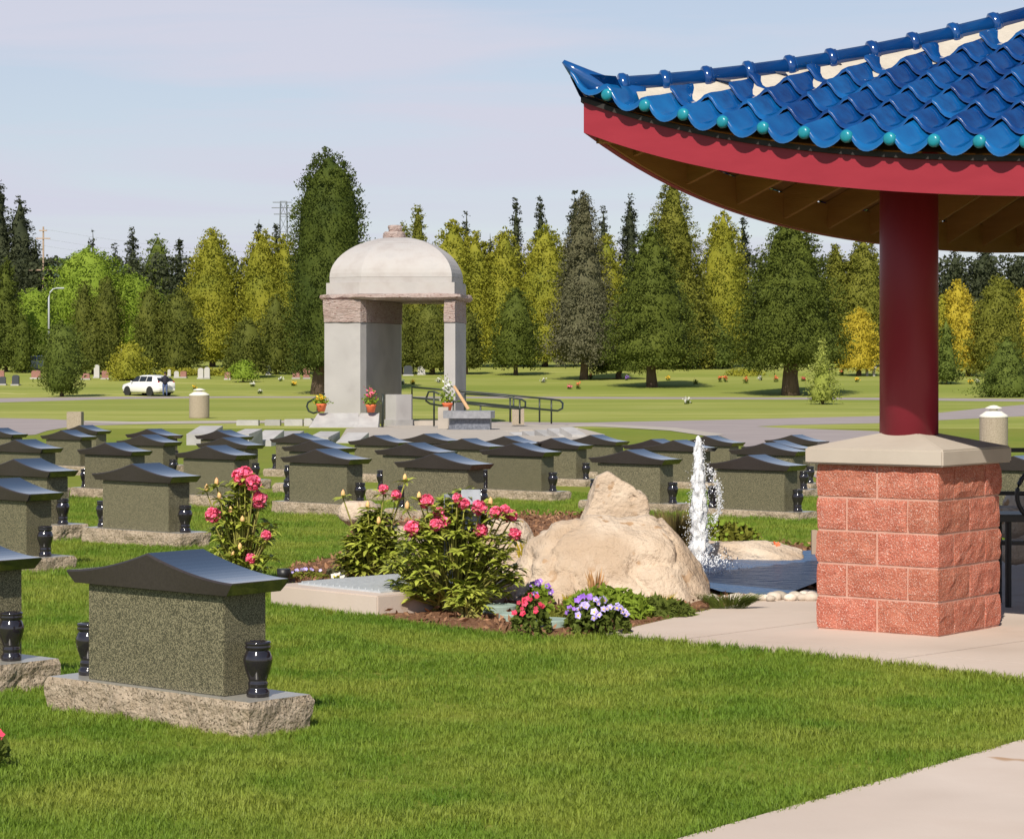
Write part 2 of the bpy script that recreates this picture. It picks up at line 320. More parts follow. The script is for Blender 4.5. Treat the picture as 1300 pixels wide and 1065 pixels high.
tag(sheet('far_path', strip([(-900, 508), (0, 505.6), (150, 503.6), (300, 503.4), (700, 503.8), (1113, 505), (1300, 506.5), (1900, 509)],
    [(-900, 518), (0, 511), (150, 506.6), (300, 505), (700, 506), (1113, 507.8), (1300, 510), (1900, 514)]), .006, m_road), 'narrow grey road crossing the far lawn')
tag(sheet('kerb_path', strip([(108, 534.4), (170, 535.6), (300, 534.2), (500, 533.5), (700, 539.5), (760, 538.6), (860, 543.5), (920, 552)],
    [(108, 537), (170, 538.9), (300, 537.2), (500, 537), (700, 542.5), (760, 541.6), (850, 547), (900, 554.5)]), .014, m_path), 'pale concrete edging along the drive')
tag(sheet('plaza', strip([(440, 544), (520, 539), (640, 538), (720, 541), (745, 546)], [(430, 560), (520, 561), (640, 562), (760, 560), (768, 552)]), .012, m_path), 'pale pavement round the domed shrine')
POLY_BED = pxpoly([(350, 742), (372, 722), (400, 716), (436, 708), (440, 690), (447, 672), (520, 660), (640, 655), (760, 655), (860, 668), (960, 690), (1040, 700), (1290, 705)]) + [gp(1285, 716)[:2]] + pxpoly([(1030, 757), (905, 778), (768, 811), (735, 812), (690, 813.5), (640, 810), (590, 804), (540, 798), (500, 792), (470, 784)])
def bed():
    bm = bmesh.new(); bm.faces.new([bm.verts.new((x, y, 0)) for x, y in POLY_BED])
    for k in range(60):
        bmesh.ops.bisect_plane(bm, geom=bm.verts[:] + bm.edges[:] + bm.faces[:], plane_co=(0, 14 + k * .18, 0), plane_no=(0, 1, 0))
    for k in range(60):
        bmesh.ops.bisect_plane(bm, geom=bm.verts[:] + bm.edges[:] + bm.faces[:], plane_co=(-3 + k * .18, 0, 0), plane_no=(1, 0, 0))
    edge = {v for e in bm.edges if e.is_boundary for v in e.verts}
    for v in bm.verts: v.co.z = g(v.co.y) + (.012 if v in edge else .035 + .03 * nz((v.co.x * 4, v.co.y * 4, 0)))
    bmesh.ops.recalc_face_normals(bm, faces=bm.faces)
    if sum(f.normal.z for f in bm.faces) < 0: bmesh.ops.reverse_faces(bm, faces=bm.faces)
    o = obj('flower_bed', *tobuf(bm), m_mulch); tag(o, 'brown bark mulch bed around the boulders and pond', kind='structure')
bed()
def inside(p, poly):
    x, y = p; c = False; j = len(poly) - 1
    for i in range(len(poly)):
        xi, yi = poly[i]; xj, yj = poly[j]
        if (yi > y) != (yj > y) and x < (xj - xi) * (y - yi) / (yj - yi) + xi: c = not c
        j = i
    return c
POLY_POND = pxpoly([(880, 752), (893, 722), (925, 714), (1000, 710), (1060, 708), (1150, 712), (1160, 730), (1036, 752), (1000, 766), (960, 768), (915, 764)])
def pond():
    m = bpy.data.materials.new('pond_water'); m.use_nodes = True; nt = m.node_tree; P = nt.nodes['Principled BSDF']
    P.inputs['Base Color'].default_value = (.05, .11, .23, 1); P.inputs['Roughness'].default_value = .30; P.inputs['IOR'].default_value = 1.33  # blue of the reflected sky is put into the water's base colour
    geo = nt.nodes.new('ShaderNodeNewGeometry'); mp = nt.nodes.new('ShaderNodeMapping'); mp.inputs['Scale'].default_value = (5, 9, 5); n = nt.nodes.new('ShaderNodeTexNoise')
    n.inputs['Scale'].default_value = 1.6; n.inputs['Detail'].default_value = 4; b = nt.nodes.new('ShaderNodeBump'); b.inputs['Strength'].default_value = 1; b.inputs['Distance'].default_value = .09
    nt.links.new(geo.outputs['Position'], mp.inputs[0]); nt.links.new(mp.outputs[0], n.inputs['Vector']); nt.links.new(n.outputs['Fac'], b.inputs['Height']); nt.links.new(b.outputs[0], P.inputs['Normal'])
    o = sheet('pond', POLY_POND, .07, m); tag(o, 'small rippled blue pond beside the boulders')
pond()
# ---------------------------------------------------------------- pavilion with the blue tiled roof
ROOFL = 4.585; FH = .185; OV = 1.448
def prof(s):
    s = min(s, 2 * ROOFL - s); d = ROOFL - s; return 2.528 + .0122 * d * d + .00065 * d ** 4
def Ez(u): return prof(u) + FH + .055
def Hz(u): uu = min(u, 2 * ROOFL - u); return max(Ez(0) - .06 + .085 * uu + .083 * uu * uu, Ez(uu) + .0)
def Sz(u, v):
    uu = max(min(u, 2 * ROOFL - u), .02); t = min(max(v / uu, -.3), 1.0); return Ez(u) + (Hz(u) - Ez(u)) * t
PAV = (2.464, 15.177, 0)
def side(k):                                    # frame of side k: (u, v, z) -> pavilion local
    c = ROOFL - OV; a = k * PI / 2; ca, sa = math.cos(a), math.sin(a)
    def T(u, v, z): x, y = u - ROOFL, v - ROOFL; return (c + x * ca - y * sa, c + x * sa + y * ca, z)
    return T
def rough_block(T, sx, sy, sz, faces, seed, amp=.014):
    """block from 0..sx, 0..sy, 0..sz; the faces listed are split rough"""
    nx, ny, nz_ = max(2, round(sx / .045)), max(2, round(sy / .045)), 5
    bm = bmesh.new(); idx = {}
    def vert(i, j, k):
        key = (i, j, k)
        if key in idx: return idx[key]
        p = Vector((sx * i / nx, sy * j / ny, sz * k / nz_)); q = p + Vector((seed * 3.1, seed * 1.7, seed * .9)); o = Vector((0, 0, 0))
        ez = 1 if 0 < k < nz_ else .15
        if 'f' in faces and j == 0: o.y -= amp * max(.02, .5 + .95 * nz(q, 9)) * ez * (1 if 0 < i < nx else .45)
        if 'b' in faces and j == ny: o.y += amp * max(.02, .5 + .95 * nz(q, 9)) * ez
        if 'l' in faces and i == 0: o.x -= amp * max(.02, .5 + .95 * nz(q, 9)) * ez
        if 'r' in faces and i == nx: o.x += amp * max(.02, .5 + .95 * nz(q, 9)) * ez * (1 if 0 < j < ny else .45)
        idx[key] = bm.verts.new(T @ (p + o)); return idx[key]
    def face(a): bm.faces.new([vert(*q) for q in a])
    for i in range(nx):
        for k in range(nz_): face([(i, 0, k), (i + 1, 0, k), (i + 1, 0, k + 1), (i, 0, k + 1)]); face([(i + 1, ny, k), (i, ny, k), (i, ny, k + 1), (i + 1, ny, k + 1)])
    for j in range(ny):
        for k in range(nz_): face([(0, j + 1, k), (0, j, k), (0, j, k + 1), (0, j + 1, k + 1)]); face([(nx, j, k), (nx, j + 1, k), (nx, j + 1, k + 1), (nx, j, k + 1)])
    for i in range(nx):
        for j in range(ny): face([(i, j + 1, 0), (i + 1, j + 1, 0), (i + 1, j, 0), (i, j, 0)]); face([(i, j, nz_), (i + 1, j, nz_), (i + 1, j + 1, nz_), (i, j + 1, nz_)])
    return tobuf(bm)
def pillar_parts():
    """meshes of one masonry pier centred on 0,0: list of (name, mesh)"""
    out = []; h = .412; c = .2032; be = .036
    out.append(('mortar_core', mesh('mortar_core', *box(0, 0, .53, .817, .817, 1.05), m_mortar)))
    for r in range(4):                          # thin bottom strip, four pieces
        ang = r * PI / 2; T = Matrix.Rotation(ang, 4, 'Z') @ Matrix.Translation((-h + .002, -h, .004))
        out.append(('block', mesh('base_block', *rough_block(T, 2 * h - .11, .1, be - .008, 'f', 90 + r, .006), m_block)))
    for ci in range(5):
        z = be + c * ci
        for r in range(4):
            Rm = Matrix.Rotation(r * PI / 2, 4, 'Z')
            # even courses: two full blocks along faces 0 and 2, one middle block along faces 1 and 3
            even = (ci % 2 == 0)
            if even == (r % 2 == 0):
                for s in (0, 1):
                    T = Rm @ Matrix.Translation((-h + s * (h + .008), -h, z + .007))
                    out.append(('block', mesh('block', *rough_block(T, h - .008, .196, c - .016, 'f' + ('r' if s else 'l'), ci * 7 + r * 3 + s), m_block)))
            else:
                T = Rm @ Matrix.Translation((-h + .211, -h, z + .007))
                out.append(('block', mesh('block', *rough_block(T, 2 * h - .422, .19, c - .016, 'f', ci * 5 + r * 11 + 2), m_block)))
    e = .47; z0 = be + 5 * c + .001
    v = [(-e, -e, z0), (e, -e, z0), (e, e, z0), (-e, e, z0), (-e, -e, z0 + .098), (e, -e, z0 + .098), (e, e, z0 + .098), (-e, e, z0 + .098),
         (-.13, -.13, z0 + .185), (.13, -.13, z0 + .185), (.13, .13, z0 + .185), (-.13, .13, z0 + .185)]
    f = [(3, 2, 1, 0), (0, 1, 5, 4), (1, 2, 6, 5), (2, 3, 7, 6), (3, 0, 4, 7), (4, 5, 9, 8), (5, 6, 10, 9), (6, 7, 11, 10), (7, 4, 8, 11), (8, 9, 10, 11)]
    bm = bmesh.new(); vv = [bm.verts.new(p) for p in v]; [bm.faces.new([vv[i] for i in q]) for q in f]
    bmesh.ops.bevel(bm, geom=[q for q in bm.edges if max(abs(q.verts[0].co.x), abs(q.verts[1].co.x)) > .4], offset=.009, segments=2, affect='EDGES')
    out.append(('pillar_cap', mesh('pillar_cap', *tobuf(bm), m_cap)))
    out.append(('column', mesh('column', *lathe([(.181, 1.10), (.181, 2.2), (.181, 3.35)], 40), m_redc, smooth=True)))
    return out
def pavilion():
    root = thing('pavilion', 'open pavilion with glazed blue tiles, crimson fascia and round column on red blocks', 'pavilion', PAV, -TH)
    pp = pillar_parts()
    for (x, y) in ((0, 0), (2 * (ROOFL - OV), 0), (0, 2 * (ROOFL - OV)), (2 * (ROOFL - OV), 2 * (ROOFL - OV))):
        for n, me in pp:
            o = bpy.data.objects.new(n, me); link(o, root); o.location = (x, y, 0)
    for me in (p[1] for p in pp if p[0] == 'column'):
        me.polygons.foreach_set('use_smooth', [len(p.vertices) == 4 for p in me.polygons])
    NS = 48
    for k in range(4):
        T = side(k)
        def board(name, v0, v1, dz0, dz1, mat, ext=0.0):
            V = []; Fc = []
            for i in range(NS + 1):
                u = 2 * ROOFL * i / NS; z = prof(u)
                for (vv, dz) in ((v0, dz0), (v1, dz0), (v1, dz1), (v0, dz1)):
                    uu = min(max(u, vv), 2 * ROOFL - vv); V.append(T(uu, vv, z + dz))
            for i in range(NS):
                for q in range(4): a = i * 4; b = a + 4; Fc.append((a + q, b + q, b + (q + 1) % 4, a + (q + 1) % 4))
            return obj(name, V, Fc, mat, root)
        board('fascia', 0, .042, 0, FH, m_red)
        board('fascia_backing', .0425, .0625, .004, FH + .03, m_wood)
        board('eave_flashing', -.022, .041, FH + .002, FH + .032, m_flash)
        # roof deck (brown underside)
        V = []; Fc = []; nu, nv = 40, 10
        for i in range(nu + 1):
            u = .03 + (2 * ROOFL - .06) * i / nu; uu = min(u, 2 * ROOFL - u)
            for j in range(nv + 1): v = .043 + (uu - .043) * j / nv if uu > .05 else uu; V.append(T(u, v, Sz(u, v) - .03))
        for i in range(nu):
            for j in range(nv): a = i * (nv + 1) + j; Fc.append((a, a + 1, a + nv + 2, a + nv + 1))
        obj('roof_deck', V, Fc, m_deck, root)
        # jack rafters, running inward from the eave
        for i in range(15):
            u = .166 + .61 * i + .0
            uu = min(u, 2 * ROOFL - u)
            if uu < .3: continue
            V = []; Fc = []; n = 8
            for j in range(n + 1):
                v = .044 + (uu - .08) * j / n; top = Sz(u, v) - .034; 
                for (du, dz) in ((-.021, -.19), (.021, -.19), (.021, 0), (-.021, 0)): V.append(T(u + du, v, top + dz))
            for j in range(n):
                for q in range(4): a = j * 4; Fc.append((a + q, a + 4 + q, a + 4 + (q + 1) % 4, a + (q + 1) % 4))
            Fc += [(0, 1, 2, 3), tuple(n * 4 + q for q in (3, 2, 1, 0))]
            obj('rafter', V, Fc, m_wood, root)
        # hip rafter, plaster and ridge
        def hip(t): return (t, t)
        V = []; Fc = []; n = 14
        for j in range(n + 1):
            u = .06 + (ROOFL - .06) * j / n; z = Sz(u, u) - .04
            for s, dz in ((-.03, -.24), (.03, -.24), (.03, 0), (-.03, 0)): V.append(T(u + s, u - s, z + dz))
        for j in range(n):
            for q in range(4): a = j * 4; Fc.append((a + q, a + 4 + q, a + 4 + (q + 1) % 4, a + (q + 1) % 4))
        obj('hip_rafter', V, Fc, m_wood, root)
        V = []; Fc = []; n = 60
        for j in range(n + 1):
            u = .22 + (ROOFL - .22) * j / n; z = Sz(u, u); w = .075 + .012 * nz((u * 5, k, 0)); w2 = .075 + .012 * nz((u * 5, k, 9)); lo = .17
            lo1 = .20 + w * .5
            for s in (-lo1, -.13, -.05, .05, .13, lo1): V.append(T(u + s * .7, u - s * .7, z + .062 if abs(s) < .06 else Sz(u + s * .7, u - s * .7 if s > 0 else u + s * .7) + (.045 if abs(s) < .2 else .012)))
        for j in range(n):
            for q in range(5): a = j * 6 + q; Fc.append((a, a + 6, a + 7, a + 1))
        obj('ridge_plaster', V, Fc, m_plaster, root)
        step = .262 / math.sqrt(2)
        nr = int((ROOFL - .2) / step)
        def rz(u): return Sz(u, u) + .092
        for j in range(nr):
            u0 = .16 + j * step; u1 = u0 + step + .008
            P0 = Vector(T(u0, u0, rz(u0))); P1 = Vector(T(u1, u1, rz(u1))); d = (P1 - P0).normalized()
            if k == 0 or j < 3:
                tb = MB(); tb.add(tube([P0 - d * .01, P0 + d * .05, P0 + d * .051, P1], [.070, .068, .058, .056], 14))
                rg = tb.build('ridge_tile', m_ridge, root, smooth=True)
                cb = MB(); cb.add(tube([P0 - d * .012, P0 - d * .004, P0 + d * .022, P0 + d * .04], [.068, .079, .079, .070], 14)); cb.build('collar', m_ridge, rg, smooth=True)
            else:
                tb = locals().get('far') if False else None
                rest.append(tube([P0, P0 + d * .05, P0 + d * .051, P1], [.066, .066, .05, .05], 8)) if 'rest' in globals() else None
        # upturned horn at the corner
        pts = []; rad = []
        for j in range(9):
            t = j / 8; u = .26 - .35 * t; pts.append(T(u, u, rz(.16) - .070 + .03 * t + .185 * t ** 2.2)); rad.append(.086 - .074 * t ** 3.4)
        V, Fc = tube(pts, rad, 12)
        obj('horn_tile', [(p[0], p[1], p[2] - .0) for p in V], Fc, m_ridge, root, smooth=True)
    # finial at the top
    c = ROOFL - OV
    fb = lathe([(.10, 0), (.16, .06), (.10, .14), (.13, .24), (.07, .36), (.02, .5), (.001, .55)], 16, c, c)
    obj('roof_finial', [(x, y, z + Hz(ROOFL) + .05) for x, y, z in fb[0]], fb[1], m_ridge, root, smooth=True)
    # tiles
    P_ = .2715; DV = .232
    def wave(w): d = min(w, 1 - w); return .044 * math.exp(-(d / .16) ** 2) + .021 * math.cos(2 * PI * w) - .008 * math.sin(2 * PI * w) + .006
    def tilebuf(T, ui, j, nu=10):
        V = []; Fc = []; v0 = j * DV - (.045 if j else .085); v1 = (j + 1) * DV + .02; th = .016
        vs3 = [(v0, .052), (v0 + .03, .049), (.5 * (v0 + v1), .024), (v1, .002)]
        for (v, lift) in vs3:
            for i in range(nu + 1): w = i / nu; V.append(T(ui + P_ * w, v, Sz(ui + P_ * w, v) + wave(w) + lift + .004))
        n = nu + 1
        for a in range(3):
            for i in range(nu): Fc.append((a * n + i, a * n + i + 1, (a + 1) * n + i + 1, (a + 1) * n + i))
        b = len(V); drop = .034 if j == 0 else .022
        for i in range(n): x, y, z = V[i]; V.append((x, y, z - drop))
        for i in range(nu): Fc.append((b + i, b + i + 1, i + 1, i))
        return V, Fc
    for k in range(4):
        T = side(k); restb = MB(); ncol = 32
        for i in range(-1, ncol + 1):
            ui = .232 + P_ * i; um = ui + P_ / 2; uu = min(um, 2 * ROOFL - um)
            if ui < -.1 or ui > 2 * ROOFL - .2: continue
            for j in range(int(uu / DV) + 1):
                if (j + .62) * DV > uu - .04 and j > 0: continue
                if k == 0 and um < 3.9:
                    mt = m_eave if j == 0 else m_tile
                    obj('roof_tile', *tilebuf(T, ui, j), mt, root, smooth=True)
                else: restb.add(tilebuf(T, ui, j, 6))
            if i >= 0:
                p = Vector(T(ui, -.088, Sz(ui, 0) + .046)); q = Vector(T(ui, 1, Sz(ui, 0) + .052)) - Vector(T(ui, 0, Sz(ui, 0) + .052))
                bl = lathe([(.001, -.022), (.020, -.021), (.033, -.014), (.038, 0), (.036, .018), (.028, .028)], 14)
                # lathe axis z -> outward
                qn = q.normalized(); Mx = qn.to_track_quat('Z', 'Y').to_matrix()
                if k == 0 and um < 4.2: obj('eave_disc', [p + Mx @ Vector(v) for v in bl[0]], bl[1], m_turq, root, smooth=True)
                else: restd.add(([p + Mx @ Vector(v) for v in bl[0]], bl[1]))
        tag(restb.build('tile_field', m_tile, root, smooth=True), kind='stuff')
    if restd.v: tag(restd.build('eave_disc_row', m_turq, root, smooth=True), kind='stuff')
    rb = MB()
    for r_ in rest: rb.add(r_)
    if rb.v: tag(rb.build('ridge_tile_run', m_ridge, root, smooth=True), kind='stuff')
rest = []; restd = MB()
pavilion()
# ---------------------------------------------------------------- niche monuments
THN = R(40.85); SL, SD, SH, DL, DD, DH, CL, CD, CT, CR = 1.365, .36, .139, .923, .252, .442, 1.125, .35, .062, .166
def slab_mesh(seed):
    bm = bmesh.new(); nx, ny, nzz = 34, 10, 5; idx = {}
    def vert(i, j, k):
        if (i, j, k) in idx: return idx[(i, j, k)]
        p = Vector((SL * (i / nx - .5), SD * (j / ny - .5), SH * (k / nzz))); q = p + Vector((seed * 5, 0, 0)); w = (0, 1, 1, 1, .8, 0)[k]
        a = .024 * w; d = .35 + 1.1 * nz(q, 7); o = Vector((0, 0, 0))
        if k == nzz: a = .006; d = nz(q, 20)
        if j == 0: o.y = -a * d
        if j == ny: o.y = a * d
        if i == 0: o.x = -a * d
        if i == nx: o.x = a * d
        if k == 0: p.z -= .04
        idx[(i, j, k)] = bm.verts.new(p + o); return idx[(i, j, k)]
    def F_(l): return bm.faces.new([vert(*q) for q in l])
    for k in range(nzz):
        for i in range(nx): F_([(i, 0, k), (i + 1, 0, k), (i + 1, 0, k + 1), (i, 0, k + 1)]); F_([(i + 1, ny, k), (i, ny, k), (i, ny, k + 1), (i + 1, ny, k + 1)])
        for j in range(ny): F_([(0, j + 1, k), (0, j, k), (0, j, k + 1), (0, j + 1, k + 1)]); F_([(nx, j, k), (nx, j + 1, k), (nx, j + 1, k + 1), (nx, j, k + 1)])
    for i in range(nx):
        for j in range(ny): f = F_([(i, j, nzz), (i + 1, j, nzz), (i + 1, j + 1, nzz), (i, j + 1, nzz)]); f.material_index = 1
    me = bpy.data.meshes.new('base_slab'); bm.to_mesh(me); bm.free(); me.materials.append(m_slab); me.materials.append(m_slabt); return me
def cap_mesh():
    """roof-shaped lid: concave slopes, thick upturned ends, straight bevelled underside"""
    n = 24; V = []; Fc = []; mi = []
    def top(t): a = abs(t); return CT + (CR - CT) * ((1 - a) ** 1.7) * 1.0
    for i in range(n + 1):
        t = -1 + 2 * i / n; x = t * CL / 2; zt = top(t); xb = t * (CL / 2 - .045); zb = .004 + (0 if abs(t) < 1 else 0)
        c = .008
        V += [(xb, -CD / 2 + .012, zb), (x, -CD / 2, zt - c), (x, -CD / 2 + c, zt), (x, CD / 2 - c, zt), (x, CD / 2, zt - c), (xb, CD / 2 - .012, zb)]
    for i in range(n):
        for q in range(6):
            a = i * 6 + q; b = i * 6 + (q + 1) % 6; Fc.append((a, a + 6, b + 6, b)); mi.append(0 if q == 2 else 1)
    Fc += [(5, 4, 3, 2, 1, 0), tuple(n * 6 + q for q in range(6))]; mi += [0, 0]
    me = mesh('cap', V, Fc, m_dcap); me.materials.append(m_dcapf); me.polygons.foreach_set('material_index', mi); return me
def vase_mesh():
    pr = [(.052, 0), (.054, .004), (.054, .028), (.047, .034), (.044, .046), (.047, .056), (.047, .066), (.042, .074), (.046, .088), (.060, .13), (.068, .165), (.068, .185), (.058, .212),
          (.052, .220), (.053, .224), (.060, .228), (.061, .240), (.057, .246), (.060, .250), (.061, .256), (.058, .262), (.040, .264), (.036, .250), (.03, .2)]
    return mesh('urn_vase', *lathe([(r * 1.02, z) for r, z in pr], 32), m_vase, smooth=True)
SLABS = [slab_mesh(s) for s in range(4)]; CAPM = cap_mesh(); VASEM = vase_mesh()
DIEM = mesh('niche_body', *box(0, 0, SH + DH / 2, DL, DD, DH, .003), m_die)
NICHES = [  # x, y, z, description
 (-1.53, 11.12, .07, 'nearest and largest, alone on the grass in front'),
 (-2.93, 12.67, .04, 'cut off by the left edge beside the nearest'),
 (-3.37, 22.5, .0, 'in the second rank straight above the nearest'),
 (2.72, 27.2, -.10, 'just left of the red block pillar, behind the pond'),
 (-4.16, 20.0, -.02, 'at the left edge above the cut-off one'),
 (-4.68, 23.6, -.0, 'second up from the cut-off one at the left edge'),
 (-6.31, 31.7, -.07, 'at the left edge, third lid up'),
 (-9.12, 43.6, -.24, 'farthest one touching the left edge'),
 (-7.65, 42.2, -.24, 'in front of the square concrete post'),
 (-8.21, 47.1, -.28, 'just right of the square concrete post'),
 (-5.25, 32.3, -.13, 'just behind and left of the second rank one'),
 (-5.52, 37.2, -.17, 'front one of an overlapping pair left of centre distance'),
 (-6.19, 42.3, -.22, 'rear one of an overlapping pair left of centre distance'),
 (-3.63, 30.0, -.09, 'directly behind the left pink rhododendron'),
 (-4.17, 36.2, -.18, 'middle one of three stacked lids behind the left rhododendron'),
 (-4.97, 42.2, -.24, 'rearmost of three stacked lids behind the left rhododendron'),
 (-3.55, 41.0, -.26, 'rearmost of three lids left of the domed shrine'),
 (-2.66, 33.7, -.14, 'middle of three lids left of the domed shrine'),
 (-2.11, 27.7, -.05, 'front of three lids left of the domed shrine'),
 (-2.07, 38.6, -.22, 'in front of the sloping plaques of the domed shrine'),
 (-1.22, 31.0, -.09, 'behind the one that rises above the central rhododendrons'),
 (-.73, 26.1, -.04, 'rising right above the central pink rhododendrons'),
 (-1.35, 40.5, -.25, 'right in front of the shrine steps'),
 (-.63, 36.0, -.19, 'in front of the grey granite table'),
 (.11, 31.8, -.12, 'left of the pointed boulder, white fleck on lid'),
 (-.02, 37.5, -.20, 'right of the grey granite table, partly hidden by another lid'),
 (.70, 37.2, -.22, 'in front of the row of pale plaques'),
 (1.40, 40.5, -.27, 'rear one below the curved lawn edge'),
 (1.44, 28.6, -.09, 'directly behind the pointed boulder'),
 (2.24, 37.6, -.25, 'left behind the fountain jet'),
 (2.49, 36.2, -.22, 'whose lid the fountain tip crosses'),
 (3.26, 40.0, -.27, 'small lid right of the fountain tip beside the drive'),
 (3.49, 33.1, -.16, 'second lid up left of the pillar cap'),
 (3.93, 36.0, -.22, 'third lid up left of the pillar cap'),
 (4.95, 42.5, -.33, 'topmost lid beside the pillar cap'),
 (5.62, 27.0, -.10, 'right of the red block pillar, seen behind the iron bench')]
def niches():
    for i, (x, y, z, d) in enumerate(NICHES):
        o = thing('niche_monument', 'green urn monument ' + d, 'monument', (x, y, z), -THN, 'granite urn monuments in ranks')
        for n, me, dz in (('base_slab', SLABS[i % 4], 0), ('niche_body', DIEM, 0), ('cap', CAPM, SH + DH + .001)):
            c = bpy.data.objects.new(n, me); link(c, o); c.location = (0, 0, dz)
        for s in (-1, 1):
            p = Vector((x, y, z)) + Matrix.Rotation(-THN, 3, 'Z') @ Vector((s * (.565 if s > 0 else .585), -.02, SH + .001))
            v = bpy.data.objects.new('urn_vase', VASEM); link(v); v.location = p; v.scale = (.92, .92, .92); v.rotation_euler = (0, 0, i * 1.3 + s)
            tag(v, '%s vase of the monument %s' % ('right' if s > 0 else 'left', d), 'vase', 'black vases on the monument bases')
niches()
# ---------------------------------------------------------------- boulders
def rock(name, label, loc, size, planes, seed, mat=m_rock, sub=5, amp=.09, rotz=0, group=None, cat='boulder', parent=None, pw=1.0, fine=.012):
    bm = bmesh.new(); bmesh.ops.create_icosphere(bm, subdivisions=sub, radius=1)
    for v in bm.verts:
        p = v.co.copy()
        p = Vector([math.copysign(abs(c) ** pw, c) for c in p])
        for nx, ny, nz_, d in planes:
            n = Vector((nx, ny, nz_)).normalized(); e = p.dot(n) - d
            if e > 0: p -= n * e * .93
        q = p + Vector((seed * 7.3, seed * 2.1, 0)); k = amp * nz(q, 1.6, 4) + fine * nz(q, 9, 3) * 2
        p += v.co.normalized() * k
        v.co = Vector((p.x * size[0], p.y * size[1], p.z * size[2]))
    o = obj(name, *tobuf(bm), mat, parent, smooth=True, loc=loc, rotz=rotz)
    if parent is None: tag(o, label, cat, group)
    return o
def boulders():
    sil = [(-.74, -.10), (-.705, .105), (-.59, .39), (-.485, .50), (-.402, .563), (-.21, .584), (.04, .58), (.287, .562), (.441, .463), (.562, .298), (.64, .132), (.71, -.10)]
    bm = bmesh.new()
    for dy, k, kz in ((-.50, .62, .22), (-.42, .86, .50), (-.26, .97, .80), (0, 1, 1), (.25, .93, .98), (.48, .7, .7)):
        for a_, b_ in sil: bm.verts.new((a_ * k, dy, -.1 + (b_ + .1) * kz))
    bmesh.ops.convex_hull(bm, input=bm.verts[:]); bmesh.ops.delete(bm, geom=[v for v in bm.verts if not v.link_faces], context='VERTS')
    bmesh.ops.triangulate(bm, faces=bm.faces[:])
    for _ in range(3):
        bmesh.ops.subdivide_edges(bm, edges=[e for e in bm.edges if e.calc_length() > .05], cuts=1, use_grid_fill=True); bmesh.ops.triangulate(bm, faces=bm.faces[:])
    for _ in range(3): bmesh.ops.smooth_vert(bm, verts=bm.verts[:], factor=.5, use_axis_x=True, use_axis_y=True, use_axis_z=True)
    bm.normal_update()
    for v in bm.verts:
        rid = abs(nz(v.co + Vector((3, 0, 0)), 1.8, 3)); v.co += v.normal * (.022 + .045 * nz(v.co, 3.2, 5) - .05 * max(0, .12 - rid) / .12)
    x, y, z = at(778, 775, 17.1)
    tag(obj('boulder', *tobuf(bm), m_rock, smooth=True, loc=(x, y + .02, 0)), 'big rounded tan boulder in front of the fountain', 'boulder')
    x, y, z = at(788, 662, 18.2)
    verts = [(-.29, 0), (-.245, .10), (-.20, .22), (-.155, .32), (-.11, .335), (-.06, .29), (.02, .23), (.075, .19), (.13, .205), (.19, .17), (.215, .10), (.21, -.12), (-.3, -.12)]
    bm = bmesh.new(); hull = [bm.verts.new((a * 1.03, dy * (1 - .35 * max(b, 0) / .34), b * 1.10)) for a, b in verts for dy in (-.17, .19)]
    bmesh.ops.convex_hull(bm, input=bm.verts[:]); bmesh.ops.delete(bm, geom=[v for v in bm.verts if not v.link_faces], context='VERTS')
    bmesh.ops.subdivide_edges(bm, edges=bm.edges[:], cuts=6, use_grid_fill=True); bmesh.ops.triangulate(bm, faces=bm.faces[:]); bmesh.ops.subdivide_edges(bm, edges=bm.edges[:], cuts=1, use_grid_fill=True)
    for _ in range(1): bmesh.ops.smooth_vert(bm, verts=bm.verts[:], factor=.5, use_axis_x=True, use_axis_y=True, use_axis_z=True)
    for v in bm.verts:
        v.co += Vector((1, .6, .8)) * .03 * nz(v.co, 5, 4)
        if .075 < v.co.x < .10 and v.co.z < .2: v.co.y += .03
    o = obj('pointed_boulder', *tobuf(bm), m_rock, smooth=True, loc=(x, y, z + .0)); tag(o, 'pointed pale boulder standing behind the big rounded one', 'boulder')
    x, y, z = at(940, 722, 19.95)
    rock('flat_boulder', 'long flat pale boulder lying behind the pond', (x, y + .2, .02), (.55, .33, .26), [(0, 0, 1, .62), (.5, -.2, 1, .66), (0, -1, .2, .7), (-1, 0, .5, .85)], 3, rotz=R(-10), pw=.8, amp=.12)
    x, y, z = at(868, 712, 18.6)
    rock('grey_boulder', 'small grey stone between the big boulder and the flat one', (x, y, .04), (.13, .14, .18), [(0, 0, 1, .7)], 9, mat=m_plq, sub=4)
    x, y, z = at(625, 720, 18.6)
    rock('low_boulder', 'pale boulder half hidden behind the central rhododendrons', (x - .1, y + .35, .08), (.47, .32, .48), [(0, 0, 1, .76), (-.7, 0, 1, .8), (0, -1, .3, .7)], 5, amp=.12)
    x, y, z = at(640, 775, 16.9)
    rock('wedge_stone', 'small wedge of pale stone at the left foot of the big boulder', (x + .05, y + .1, .08), (.17, .13, .17), [(0, 0, 1, .7), (-.6, -.3, .6, .7)], 6, sub=4)
    for i, (px, py, s, Y) in enumerate([(455, 650, .16, 19.6), (505, 680, .13, 19), (1280, 660, .2, 19.5), (1297, 640, .16, 20.4), (1290, 698, .15, 18.6), (1330, 670, .3, 20), (540, 700, .17, 18.4)]):
        X, Y_, Z_ = at(px, py, Y)
        rock('edge_stone', ['pale stone behind the left central shrub', 'pale stone under the left central shrub', 'pale stone seen right of the red pillar under the bench rail', 'small pale stone inside the bench ring', 'round stone low beside the bench leg', 'stone hidden past the right edge', 'pale stone between the two central shrubs'][i],
             (X, Y, max(Z_, .05)), (s, s * .8, s * .75), [(0, 0, 1, .7)], 20 + i, sub=4, cat='stone', group='stones edging the bed')
    k = 0
